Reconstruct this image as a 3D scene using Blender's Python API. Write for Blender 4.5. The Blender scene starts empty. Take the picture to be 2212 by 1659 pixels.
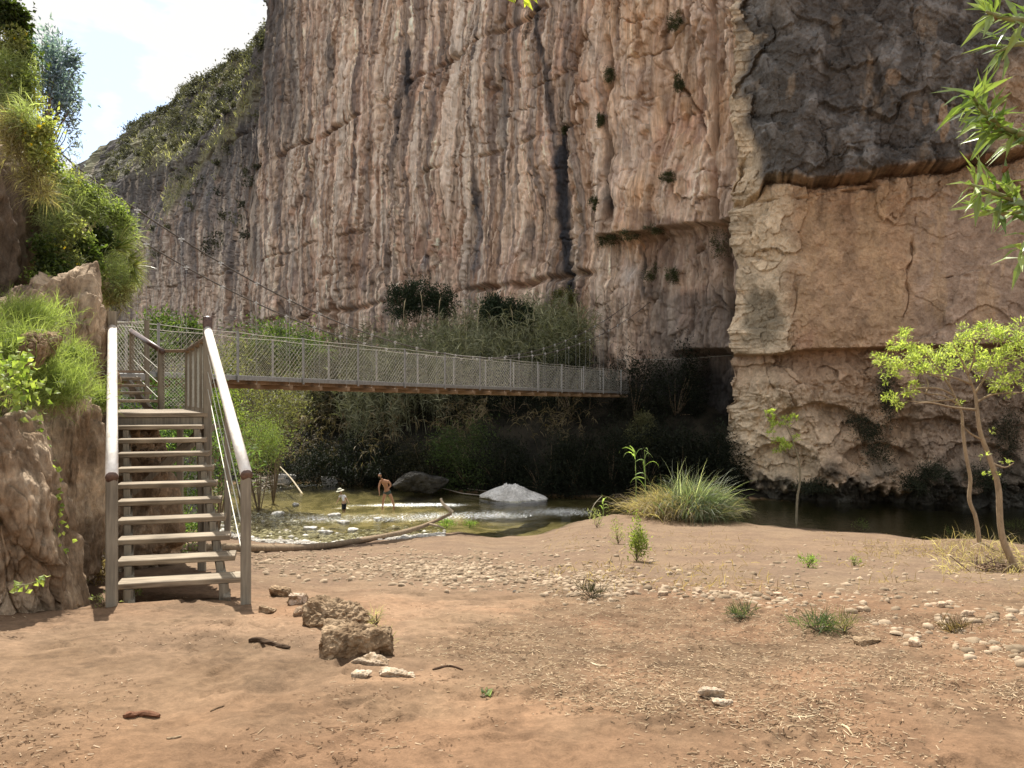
import bpy, bmesh, math, random
import numpy as np
from mathutils import Vector, Matrix

scene = bpy.context.scene
COL = scene.collection
F = 1750.0; CU = 1106.0; CV = 853.0; EYE = 5.0      # survey numbers: focal length, principal column, horizon row, eye height over the river
RNG = np.random.default_rng(7)
random.seed(7)

def W(u, v, d):
    return np.array([(u-CU)/F*d, d, EYE-(v-CV)/F*d])

# ---------------------------------------------------------------- noise
def _h(ix, iy, iz, seed):
    n = (ix.astype(np.uint32)*np.uint32(374761393) + iy.astype(np.uint32)*np.uint32(668265263)
         + iz.astype(np.uint32)*np.uint32(2147483647) + np.uint32((seed*974634777) & 0xffffffff))
    n = (n ^ (n >> np.uint32(13)))*np.uint32(1274126177)
    n = (n ^ (n >> np.uint32(16)))*np.uint32(2246822519)
    n = n ^ (n >> np.uint32(15))
    return n.astype(np.float64)/4294967295.0

def noise2(x, y, seed=0):
    x, y = np.broadcast_arrays(np.asarray(x, float), np.asarray(y, float))
    xi = np.floor(x); yi = np.floor(y)
    fx = x-xi; fy = y-yi
    xi = xi.astype(np.int64); yi = yi.astype(np.int64)
    ux = fx*fx*fx*(fx*(fx*6-15)+10); uy = fy*fy*fy*(fy*(fy*6-15)+10)
    z = np.zeros_like(xi)
    a = _h(xi, yi, z, seed); b = _h(xi+1, yi, z, seed); c = _h(xi, yi+1, z, seed); d = _h(xi+1, yi+1, z, seed)
    return (a+(b-a)*ux + (c-a)*uy + (a-b-c+d)*ux*uy)*2-1

def noise3(x, y, z, seed=0):
    x, y, z = np.broadcast_arrays(np.asarray(x, float), np.asarray(y, float), np.asarray(z, float))
    xi = np.floor(x); yi = np.floor(y); zi = np.floor(z)
    fx = x-xi; fy = y-yi; fz = z-zi
    xi = xi.astype(np.int64); yi = yi.astype(np.int64); zi = zi.astype(np.int64)
    ux = fx*fx*(3-2*fx); uy = fy*fy*(3-2*fy); uz = fz*fz*(3-2*fz)
    def L(k):
        a = _h(xi, yi, zi+k, seed); b = _h(xi+1, yi, zi+k, seed); c = _h(xi, yi+1, zi+k, seed); d = _h(xi+1, yi+1, zi+k, seed)
        return a+(b-a)*ux + (c-a)*uy + (a-b-c+d)*ux*uy
    a = L(0); b = L(1)
    return (a+(b-a)*uz)*2-1

def fbm2(x, y, o=4, seed=0, g=.5):
    s = 0; a = 1; t = 0
    for i in range(o):
        s = s + a*noise2(x*2.03**i+i*17.3, y*2.03**i-i*9.1, seed+i); t += a; a *= g
    return s/t

def fbm3(x, y, z, o=4, seed=0, g=.5):
    s = 0; a = 1; t = 0
    for i in range(o):
        s = s + a*noise3(x*2.03**i+i*7.3, y*2.03**i-i*3.1, z*2.03**i+i*5.7, seed+i); t += a; a *= g
    return s/t

def cells2(x, y, seed=0, tilt=.8):
    """broken blocks: every cell of a jittered grid gets its own height and lean; also returns the gap to the next cell (0 on a joint)"""
    x, y = np.broadcast_arrays(np.asarray(x, float), np.asarray(y, float))
    xi = np.floor(x).astype(np.int64); yi = np.floor(y).astype(np.int64); z = np.zeros_like(xi)
    f1 = np.full(x.shape, 9.); f2 = np.full(x.shape, 9.); val = np.zeros(x.shape)
    for i in (-1, 0, 1):
        for j in (-1, 0, 1):
            cx, cy = xi+i, yi+j
            dx = x-(cx+.1+.8*_h(cx, cy, z, seed)); dy = y-(cy+.1+.8*_h(cx, cy, z, seed+1))
            d = np.hypot(dx, dy); h = (_h(cx, cy, z, seed+2)*2-1)+tilt*(dx*(_h(cx, cy, z, seed+3)*2-1)+dy*(_h(cx, cy, z, seed+4)*2-1))
            n = d < f1; f2 = np.where(n, f1, np.minimum(f2, d)); val = np.where(n, h, val); f1 = np.where(n, d, f1)
    return val, f2-f1

def cells3(x, y, z, seed=0, tilt=.8):
    xi, yi, zi = [np.floor(a).astype(np.int64) for a in (x, y, z)]
    f1 = np.full(x.shape, 9.); f2 = np.full(x.shape, 9.); val = np.zeros(x.shape)
    for i in (-1, 0, 1):
        for j in (-1, 0, 1):
            for k in (-1, 0, 1):
                c = (xi+i, yi+j, zi+k)
                dx = x-(c[0]+.1+.8*_h(*c, seed)); dy = y-(c[1]+.1+.8*_h(*c, seed+1)); dz = z-(c[2]+.1+.8*_h(*c, seed+2))
                d = np.sqrt(dx*dx+dy*dy+dz*dz); h = (_h(*c, seed+3)*2-1)+tilt*(dx*(_h(*c, seed+4)*2-1)+dy*(_h(*c, seed+5)*2-1)+dz*(_h(*c, seed+6)*2-1))
                n = d < f1; f2 = np.where(n, f1, np.minimum(f2, d)); val = np.where(n, h, val); f1 = np.where(n, d, f1)
    return val, f2-f1

def sstep(a, b, x):
    t = np.clip((np.asarray(x, float)-a)/(b-a), 0, 1)
    return t*t*(3-2*t)

def mix(a, b, t):
    t = np.asarray(t)[..., None]
    return a*(1-t)+b*t

# ---------------------------------------------------------------- mesh building
def mesh(name, V, faces, mat, parent=None, smooth=False, col=None, extra=None):
    """faces: one (M,k) array or a list of such arrays."""
    if isinstance(faces, np.ndarray): faces = [faces]
    V = np.asarray(V, np.float32)
    me = bpy.data.meshes.new(name)
    me.vertices.add(len(V)); me.vertices.foreach_set('co', V.ravel())
    li = np.concatenate([f.ravel() for f in faces]).astype(np.int32)
    me.loops.add(len(li)); me.loops.foreach_set('vertex_index', li)
    st = []; o = 0
    for f in faces:
        st.append(o+np.arange(len(f))*f.shape[1]); o += f.size
    st = np.concatenate(st).astype(np.int32)
    me.polygons.add(len(st)); me.polygons.foreach_set('loop_start', st)
    me.polygons.foreach_set('use_smooth', np.full(len(st), smooth, bool))
    me.update(calc_edges=True)
    me.validate()
    if col is not None:
        at = me.color_attributes.new('Col', 'FLOAT_COLOR', 'POINT')
        c = np.ones((len(V), 4), np.float32); c[:, :3] = col
        at.data.foreach_set('color', c.ravel())
    if extra is not None:
        for k, a in extra.items():
            at = me.attributes.new(k, 'FLOAT', 'POINT'); at.data.foreach_set('value', np.asarray(a, np.float32))
    if mat: me.materials.append(mat)
    ob = bpy.data.objects.new(name, me); COL.objects.link(ob)
    if parent:
        ob.parent = parent
        ob.matrix_parent_inverse = Matrix.Translation(parent.location).inverted()
    return ob

def grid_faces(nr, nc):
    i = np.arange(nr*nc).reshape(nr, nc)
    return np.stack([i[:-1, :-1], i[:-1, 1:], i[1:, 1:], i[1:, :-1]], -1).reshape(-1, 4)

def tag(o, label=None, cat=None, group=None, kind=None):
    if label: o['label'] = label
    if cat: o['category'] = cat
    if group: o['group'] = group
    if kind: o['kind'] = kind
    return o

def thing(name, label, cat, loc, group=None):
    o = bpy.data.objects.new(name, None); COL.objects.link(o)
    o.location = Vector([float(c) for c in loc]); o.empty_display_size = .2
    return tag(o, label, cat, group)

class MB:
    def __init__(s): s.V = []; s.q = []; s.t = []; s.n = 0; s.c = []
    def add(s, V, q=None, t=None, c=None):
        V = np.asarray(V, float); s.V.append(V)
        if q is not None and len(q): s.q.append(np.asarray(q)+s.n)
        if t is not None and len(t): s.t.append(np.asarray(t)+s.n)
        if c is not None: s.c.append(np.broadcast_to(np.asarray(c, float), (len(V), 3)))
        s.n += len(V)
    def hexa(s, P):   # 8 corners: bottom ring then top ring
        s.add(P, q=[[3, 2, 1, 0], [4, 5, 6, 7], [0, 1, 5, 4], [1, 2, 6, 5], [2, 3, 7, 6], [3, 0, 4, 7]])
    def beam(s, a, b, w, h, up=(0, 0, 1), ch=0.0):
        a = np.asarray(a, float); b = np.asarray(b, float)
        d = b-a; d /= np.linalg.norm(d); up = np.asarray(up, float)
        if abs(d@up) > .97: up = np.array([.28, .96, 0.])
        x = np.cross(d, up); x /= np.linalg.norm(x); y = np.cross(x, d)
        ch = ch or min(w, h)*.12
        prof = [(-w/2+ch, -h/2), (w/2-ch, -h/2), (w/2, -h/2+ch), (w/2, h/2-ch), (w/2-ch, h/2), (-w/2+ch, h/2), (-w/2, h/2-ch), (-w/2, -h/2+ch)]
        A = [a+x*p+y*q for p, q in prof]; B = [b+x*p+y*q for p, q in prof]
        n = 8
        q = [[i, (i+1) % n, n+(i+1) % n, n+i] for i in range(n)]
        V = A+B+[a, b]
        t = [[16, (i+1) % n, i] for i in range(n)]+[[17, n+i, n+(i+1) % n] for i in range(n)]
        s.add(V, q=q, t=t)
    def tube(s, pts, r, n=6, c=None, cap=True, wob=0, seed=0):
        P = np.asarray(pts, float); m = len(P)
        r = np.broadcast_to(np.asarray(r, float), (m,))
        T = np.gradient(P, axis=0); T /= np.linalg.norm(T, axis=1)[:, None]+1e-9
        ref = np.array([0.02, .03, 1.]) if abs(T[0][2]) < .9 else np.array([1., .1, 0])
        V = []
        a = np.arange(n)/n*2*math.pi
        rs = np.random.default_rng(seed)
        for i in range(m):
            x = np.cross(T[i], ref); x /= np.linalg.norm(x); y = np.cross(x, T[i]); ref = y if abs(T[i]@y) < .5 and False else ref
            rr = r[i]*(1+wob*rs.uniform(-1, 1, n)) if wob else np.full(n, r[i])
            V.append(P[i]+np.cos(a)[:, None]*x*rr[:, None]+np.sin(a)[:, None]*y*rr[:, None])
        V = np.concatenate(V)
        q = [[i*n+j, i*n+(j+1) % n, (i+1)*n+(j+1) % n, (i+1)*n+j] for i in range(m-1) for j in range(n)]
        t = []
        if cap:
            V = np.concatenate([V, P[:1], P[-1:]])
            t = [[m*n, (j+1) % n, j] for j in range(n)]+[[m*n+1, (m-1)*n+j, (m-1)*n+(j+1) % n] for j in range(n)]
        s.add(V, q=q, t=t, c=c)
    def build(s, name, mat, parent=None, smooth=False):
        V = np.concatenate(s.V); f = []
        if s.q: f.append(np.concatenate(s.q))
        if s.t: f.append(np.concatenate(s.t))
        c = np.concatenate(s.c) if s.c and sum(len(k) for k in s.c) == len(V) else None
        return mesh(name, V, f, mat, parent, smooth, c)

def unit(a):
    return a/(np.linalg.norm(a, axis=-1, keepdims=True)+1e-9)

def leaves(P, D, N, L, Wd, c, droop=.25):
    """diamond leaves, 2 folded triangles+: returns V,(tri),col"""
    n = len(P); D = unit(D); S = unit(np.cross(D, N)); N2 = np.cross(S, D)
    L = np.broadcast_to(L, (n,))[:, None]; Wd = np.broadcast_to(Wd, (n,))[:, None]
    mid = P+D*L*.45+N2*L*.06
    V = np.stack([P, mid+S*Wd*.5+N2*Wd*.18, P+D*L-N2*L*droop, mid-S*Wd*.5+N2*Wd*.18, mid], 1).reshape(-1, 3)
    i = (np.arange(n)*5)[:, None]
    t = np.concatenate([i+[0, 1, 4], i+[1, 2, 4], i+[2, 3, 4], i+[3, 0, 4]])
    return V, t, np.repeat(c, 5, 0)

def blades(P, D, L, Wd, c, bend=.6, seg=3, side=None):
    """long blades that arch over under their weight"""
    n = len(P); D = unit(D); L = np.broadcast_to(L, (n,)); Wd = np.broadcast_to(Wd, (n,)); bend = np.broadcast_to(bend, (n,))
    rnd = unit(RNG.normal(size=(n, 3)))
    S = unit(np.cross(D, rnd))
    cur = P.copy(); d = D.copy(); vs = []
    for k in range(seg+1):
        w = Wd*(1-(k/seg))**.7*(1 if k else .7)
        if k == seg: vs.append(cur[:, None]); break
        vs.append(np.stack([cur-S*(w/2)[:, None], cur+S*(w/2)[:, None]], 1))
        cur = cur+d*(L/seg)[:, None]
        d = unit(d+np.array([0, 0, -1.])*(bend*(k+1)/seg)[:, None])
    V = np.concatenate(vs, 1)
    m = 2*seg+1
    i = (np.arange(n)*m)[:, None]
    q = np.concatenate([i+[2*k, 2*k+1, 2*k+3, 2*k+2] for k in range(seg-1)]) if seg > 1 else np.zeros((0, 4), int)
    t = i+[2*seg-2, 2*seg-1, 2*seg]
    return V.reshape(-1, 3), q, t, np.repeat(c, m, 0)

def tint(n, c1, c2, var=.25):
    t = RNG.random(n)[:, None]
    return (np.array(c1)*(1-t)+np.array(c2)*t)*(1+RNG.uniform(-var, var, (n, 1)))

# ---------------------------------------------------------------- materials
def newmat(name):
    m = bpy.data.materials.new(name); m.use_nodes = True
    nt = m.node_tree; nt.nodes.clear()
    return m, nt, nt.nodes, nt.links

def N(nt, typ, **kw):
    n = nt.nodes.new(typ)
    for k, v in kw.items():
        if k in n.inputs.keys() if isinstance(k, str) else False: n.inputs[k].default_value = v
        else: setattr(n, k, v)
    return n

def out(nt, shader):
    o = nt.nodes.new('ShaderNodeOutputMaterial'); nt.links.new(shader, o.inputs['Surface'])

def leafmat(name, trans=.4, rough=.5, spec=.35):
    m, nt, nd, lk = newmat(name)
    a = N(nt, 'ShaderNodeAttribute', attribute_name='Col')
    p = N(nt, 'ShaderNodeBsdfPrincipled'); p.inputs['Roughness'].default_value = rough; p.inputs['Specular IOR Level'].default_value = spec
    lk.new(a.outputs['Color'], p.inputs['Base Color'])
    t = N(nt, 'ShaderNodeBsdfTranslucent')
    mu = N(nt, 'ShaderNodeMix', data_type='RGBA', blend_type='MULTIPLY'); mu.inputs['Factor'].default_value = 1
    lk.new(a.outputs['Color'], mu.inputs['A']); mu.inputs['B'].default_value = (1.5, 1.6, .75, 1)
    lk.new(mu.outputs['Result'], t.inputs['Color'])
    mx = N(nt, 'ShaderNodeMixShader'); mx.inputs[0].default_value = trans
    lk.new(p.outputs[0], mx.inputs[1]); lk.new(t.outputs[0], mx.inputs[2])
    out(nt, mx.outputs[0]); return m

def rockmat(name, base=None, scale=1.0, bump=.5, rough=.95, contrast=.35, stretch=1.0, bumpdist=.1):
    """base from the Col attribute (or one colour), broken up by three scales of noise, plus bump"""
    m, nt, nd, lk = newmat(name)
    p = N(nt, 'ShaderNodeBsdfPrincipled'); p.inputs['Roughness'].default_value = rough; p.inputs['Specular IOR Level'].default_value = .15
    tc = N(nt, 'ShaderNodeTexCoord'); mp = N(nt, 'ShaderNodeMapping'); lk.new(tc.outputs['Object'], mp.inputs['Vector'])
    mp.inputs['Scale'].default_value = (scale, scale, scale/stretch)
    if base is None:
        a = N(nt, 'ShaderNodeAttribute', attribute_name='Col').outputs['Color']
    else:
        r = N(nt, 'ShaderNodeRGB'); r.outputs[0].default_value = (*base, 1); a = r.outputs[0]
    n1 = N(nt, 'ShaderNodeTexNoise'); n1.inputs['Scale'].default_value = 3; n1.inputs['Detail'].default_value = 8; n1.inputs['Roughness'].default_value = .65
    n2 = N(nt, 'ShaderNodeTexNoise'); n2.inputs['Scale'].default_value = 14; n2.inputs['Detail'].default_value = 6; n2.inputs['Roughness'].default_value = .7
    for n in (n1, n2): lk.new(mp.outputs[0], n.inputs['Vector'])
    r1 = N(nt, 'ShaderNodeMapRange'); r1.inputs['From Min'].default_value = .3; r1.inputs['From Max'].default_value = .7
    r1.inputs['To Min'].default_value = 1-contrast; r1.inputs['To Max'].default_value = 1+contrast; lk.new(n1.outputs['Fac'], r1.inputs['Value'])
    r2 = N(nt, 'ShaderNodeMapRange'); r2.inputs['From Min'].default_value = .3; r2.inputs['From Max'].default_value = .7
    r2.inputs['To Min'].default_value = 1-contrast*.7; r2.inputs['To Max'].default_value = 1+contrast*.7; lk.new(n2.outputs['Fac'], r2.inputs['Value'])
    mm = N(nt, 'ShaderNodeMath', operation='MULTIPLY'); lk.new(r1.outputs[0], mm.inputs[0]); lk.new(r2.outputs[0], mm.inputs[1])
    vm = N(nt, 'ShaderNodeVectorMath', operation='SCALE'); lk.new(a, vm.inputs[0]); lk.new(mm.outputs[0], vm.inputs['Scale'])
    lk.new(vm.outputs[0], p.inputs['Base Color'])
    ad = N(nt, 'ShaderNodeMath', operation='MULTIPLY_ADD'); lk.new(n2.outputs['Fac'], ad.inputs[0]); ad.inputs[1].default_value = .45; lk.new(n1.outputs['Fac'], ad.inputs[2])
    b = N(nt, 'ShaderNodeBump'); b.inputs['Strength'].default_value = bump; b.inputs['Distance'].default_value = bumpdist
    lk.new(ad.outputs[0], b.inputs['Height']); lk.new(b.outputs[0], p.inputs['Normal'])
    out(nt, p.outputs[0]); return m

def woodmat(name, c1, c2, rot=0, rough=.7, spec=.3, sc=(3, 40, 40), bump=.25):
    m, nt, nd, lk = newmat(name)
    p = N(nt, 'ShaderNodeBsdfPrincipled'); p.inputs['Roughness'].default_value = rough; p.inputs['Specular IOR Level'].default_value = spec
    tc = N(nt, 'ShaderNodeTexCoord')
    mr = N(nt, 'ShaderNodeMapping'); mr.inputs['Rotation'].default_value = (0, 0, -rot); lk.new(tc.outputs['Object'], mr.inputs['Vector'])
    mp = N(nt, 'ShaderNodeMapping'); mp.inputs['Scale'].default_value = sc; lk.new(mr.outputs[0], mp.inputs['Vector'])
    n = N(nt, 'ShaderNodeTexNoise'); n.inputs['Scale'].default_value = 1; n.inputs['Detail'].default_value = 6; lk.new(mp.outputs[0], n.inputs['Vector'])
    n2 = N(nt, 'ShaderNodeTexNoise'); n2.inputs['Scale'].default_value = 2.5; n2.inputs['Detail'].default_value = 5; lk.new(tc.outputs['Object'], n2.inputs['Vector'])
    cr = N(nt, 'ShaderNodeValToRGB'); cr.color_ramp.elements[0].position = .32; cr.color_ramp.elements[1].position = .68
    cr.color_ramp.elements[0].color = (*c1, 1); cr.color_ramp.elements[1].color = (*c2, 1)
    av = N(nt, 'ShaderNodeMath', operation='MULTIPLY_ADD'); lk.new(n2.outputs['Fac'], av.inputs[0]); av.inputs[1].default_value = .6
    sb = N(nt, 'ShaderNodeMath', operation='MULTIPLY_ADD'); lk.new(n.outputs['Fac'], sb.inputs[0]); sb.inputs[1].default_value = .7; sb.inputs[2].default_value = -.15
    lk.new(sb.outputs[0], av.inputs[2]); lk.new(av.outputs[0], cr.inputs[0]); lk.new(cr.outputs[0], p.inputs['Base Color'])
    b = N(nt, 'ShaderNodeBump'); b.inputs['Strength'].default_value = bump; b.inputs['Distance'].default_value = .01
    lk.new(n.outputs['Fac'], b.inputs['Height']); lk.new(b.outputs[0], p.inputs['Normal'])
    out(nt, p.outputs[0]); return m

def plain(name, c, rough=.6, metal=0, spec=.4, var=.2, sc=12):
    m, nt, nd, lk = newmat(name)
    p = N(nt, 'ShaderNodeBsdfPrincipled'); p.inputs['Roughness'].default_value = rough; p.inputs['Metallic'].default_value = metal
    p.inputs['Specular IOR Level'].default_value = spec
    tc = N(nt, 'ShaderNodeTexCoord'); n = N(nt, 'ShaderNodeTexNoise'); n.inputs['Scale'].default_value = sc; n.inputs['Detail'].default_value = 5
    lk.new(tc.outputs['Object'], n.inputs['Vector'])
    cr = N(nt, 'ShaderNodeValToRGB'); cr.color_ramp.elements[0].position = .3; cr.color_ramp.elements[1].position = .7
    cr.color_ramp.elements[0].color = (*[x*(1-var) for x in c], 1); cr.color_ramp.elements[1].color = (*[min(1, x*(1+var)) for x in c], 1)
    lk.new(n.outputs['Fac'], cr.inputs[0]); lk.new(cr.outputs[0], p.inputs['Base Color'])
    out(nt, p.outputs[0]); return m

M = dict(
    leaf=leafmat('leaf', .5), leafdark=leafmat('leaf_shade', .22, .6, .2), grass=leafmat('grass', .52), glossleaf=leafmat('glossy_leaf', .3, .28, .6),
    rock=rockmat('cliff_rock', None, .7, .9, contrast=.26, stretch=6, bumpdist=.25),
    rock2=rockmat('buttress_rock', None, .5, .9, contrast=.28, stretch=1.3, bumpdist=.25),
    outcrop=rockmat('outcrop_rock', None, 2.2, .9, contrast=.42, stretch=1.8, bumpdist=.07),
    stone=rockmat('boulder_stone', None, 3.0, .6, contrast=.3, bumpdist=.04),
    bark=rockmat('bark', None, 5, .5, contrast=.3, stretch=3, bumpdist=.02),
    tread=woodmat('weathered_tread', (.12, .092, .062), (.37, .30, .215), math.radians(16), bump=.35),
    board=woodmat('deck_board', (.18, .13, .09), (.40, .30, .21), math.radians(60)),
    timber=woodmat('timber', (.13, .09, .055), (.30, .20, .12), math.radians(-30)),
    post=woodmat('grey_post', (.15, .13, .10), (.30, .265, .205), 0, sc=(40, 40, 3)),
    rail=woodmat('bleached_glare_rail', (.66, .60, .53), (.92, .87, .81), math.radians(110), rough=.32, spec=.6, sc=(2, 30, 30), bump=.1),  # bleached wood; the sun's glare is also put into the near-white colour
    raildark=woodmat('brown_rail', (.06, .035, .03), (.16, .10, .08), math.radians(120), rough=.4, spec=.5),
    steel=plain('galvanised_steel', (.30, .30, .29), .45, .5), wire=plain('dull_wire', (.52, .50, .43), .5, .3),
    cable=plain('rusty_cable', (.10, .088, .08), .6, .3), clamp=plain('clamp_zinc', (.60, .60, .58), .35, .3),
)
M['straw'] = rockmat('straw', None, 8, .2, contrast=.2, bumpdist=.005)
M['pebble'] = rockmat('pebble', None, 6, .3, contrast=.2, bumpdist=.01)
# ---------------------------------------------------------------- sun, sky, camera
SUN_EL = math.radians(62); SUN_AZ = math.radians(-19)      # azimuth from +Y, negative = left
sd = Vector((math.sin(SUN_AZ)*math.cos(SUN_EL), math.cos(SUN_AZ)*math.cos(SUN_EL), math.sin(SUN_EL)))
L = bpy.data.lights.new('sun', 'SUN'); L.energy = 5; L.angle = math.radians(.53); L.color = (1, .95, .86)
so = bpy.data.objects.new('sun', L); COL.objects.link(so); so.rotation_euler = sd.to_track_quat('Z', 'Y').to_euler(); so.location = sd*120
wd = bpy.data.worlds.new('World'); scene.world = wd; wd.use_nodes = True
nt = wd.node_tree; nt.nodes.clear()
sky = N(nt, 'ShaderNodeTexSky', sky_type='NISHITA'); sky.sun_disc = False; sky.sun_elevation = SUN_EL; sky.sun_rotation = SUN_AZ
sky.air_density = 1.0; sky.dust_density = 1.0; sky.ozone_density = 1.5
tc = N(nt, 'ShaderNodeTexCoord')
mp = N(nt, 'ShaderNodeMapping'); mp.inputs['Scale'].default_value = (1, 1, 2.2); mp.inputs['Location'].default_value = (.35, .2, .1); nt.links.new(tc.outputs['Generated'], mp.inputs['Vector'])
cn = N(nt, 'ShaderNodeTexNoise'); cn.inputs['Scale'].default_value = 5.5; cn.inputs['Detail'].default_value = 9; cn.inputs['Roughness'].default_value = .55
nt.links.new(mp.outputs[0], cn.inputs['Vector'])
def gap(u, v, k, amt):       # a break in the cloud in that direction of the sky
    dv = Vector(((u-CU)/F, 1, -(v-CV)/F)).normalized()
    dt = N(nt, 'ShaderNodeVectorMath', operation='DOT_PRODUCT'); nt.links.new(tc.outputs['Generated'], dt.inputs[0]); dt.inputs[1].default_value = dv
    r = N(nt, 'ShaderNodeMapRange', interpolation_type='SMOOTHSTEP'); r.inputs['From Min'].default_value = k; r.inputs['From Max'].default_value = 1
    r.inputs['To Min'].default_value = 0; r.inputs['To Max'].default_value = amt
    nt.links.new(dt.outputs['Value'], r.inputs['Value']); return r.outputs[0]
def madd(a, b, op='ADD'):
    n = N(nt, 'ShaderNodeMath', operation=op)
    for i, x in enumerate((a, b)):
        if isinstance(x, float): n.inputs[i].default_value = x
        else: nt.links.new(x, n.inputs[i])
    return n.outputs[0]
g = madd(gap(215, 240, .9952, .42), gap(300, 240, .9965, .30)); g = madd(g, gap(170, 140, .9975, .36)); g = madd(g, gap(280, 118, .9993, .3))
g = madd(g, gap(205, 222, .9994, -.55)); g = madd(g, gap(250, 300, .997, .15))
g = madd(g, madd(madd(cn.outputs['Fac'], -.5, 'ADD'), 3.4, 'MULTIPLY'), 'SUBTRACT')
f = madd(madd(cn.outputs['Fac'], .40, 'ADD'), g, 'SUBTRACT')
cr = N(nt, 'ShaderNodeMapRange', interpolation_type='SMOOTHSTEP'); cr.inputs['To Min'].default_value = .30; cr.inputs['From Min'].default_value = .42; cr.inputs['From Max'].default_value = .72; nt.links.new(f, cr.inputs['Value'])
cm = N(nt, 'ShaderNodeMix', data_type='RGBA'); nt.links.new(cr.outputs[0], cm.inputs['Factor']); nt.links.new(sky.outputs[0], cm.inputs['A']); cm.inputs['B'].default_value = (3.9, 3.85, 3.75, 1)
bg = N(nt, 'ShaderNodeBackground'); bg.inputs['Strength'].default_value = .15; nt.links.new(cm.outputs['Result'], bg.inputs['Color'])
wo = N(nt, 'ShaderNodeOutputWorld'); nt.links.new(bg.outputs[0], wo.inputs['Surface'])

cam = bpy.data.cameras.new('camera'); cam.sensor_width = 36; cam.lens = 36*F/2212; cam.shift_y = (CV-829.5)/2212
cam.clip_start = .05; cam.clip_end = 2000
co = bpy.data.objects.new('camera', cam); COL.objects.link(co); co.location = (0, 0, EYE); co.rotation_euler = (math.radians(90), 0, 0)
scene.camera = co
vs = scene.view_settings; vs.view_transform = 'Standard'; vs.look = 'None'; vs.gamma = 1; vs.exposure = .82; vs.use_curve_mapping = False
scene.render.engine = 'CYCLES'
scene.cycles.use_denoising = True
scene.cycles.max_bounces = 8; scene.cycles.diffuse_bounces = 4; scene.cycles.glossy_bounces = 3; scene.cycles.transparent_max_bounces = 12
scene.cycles.caustics_reflective = False; scene.cycles.caustics_refractive = False
scene.cycles.sample_clamp_indirect = 6
# ---------------------------------------------------------------- river, ground
def shore(pts): return [((u-CU)/F*d, d) for u, v in pts for d in [EYE*F/(v-CV)]]
NEAR = [(2600, 1222), (2212, 1185), (2060, 1172), (1900, 1153), (1750, 1143), (1600, 1136), (1450, 1136), (1320, 1122), (1250, 1130), (1160, 1157), (1060, 1160), (990, 1148), (850, 1164), (700, 1176), (560, 1168), (480, 1150)]
LEFT = [(440, 1110), (430, 1080), (440, 1060), (480, 1046), (560, 1037)]
FAR = [(700, 1042), (800, 1048), (900, 1054), (1000, 1062), (1100, 1068), (1250, 1072), (1400, 1074), (1580, 1078), (1650, 1077), (1900, 1080), (2212, 1088), (2600, 1095)]
RIV = np.array(shore(NEAR+LEFT+FAR))
SU = np.array([p[0] for p in NEAR][::-1], float); SD = np.array([EYE*F/(p[1]-CV) for p in NEAR][::-1])

def river_sd(X, Y):
    X = np.asarray(X, float); Y = np.asarray(Y, float); shp = X.shape
    x = X.ravel(); y = Y.ravel(); best = np.full(x.shape, 1e9); ins = np.zeros(x.shape, bool)
    for (ax, ay), (bx, by) in zip(RIV, np.roll(RIV, -1, 0)):
        dx, dy = bx-ax, by-ay
        t = np.clip(((x-ax)*dx+(y-ay)*dy)/(dx*dx+dy*dy), 0, 1)
        best = np.minimum(best, (x-ax-t*dx)**2+(y-ay-t*dy)**2)
        c = ((ay > y) != (by > y)) & (x < (bx-ax)*(y-ay)/(by-ay+1e-12)+ax)
        ins ^= c
    return (np.where(ins, -1, 1)*np.sqrt(best)).reshape(shp)

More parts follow.
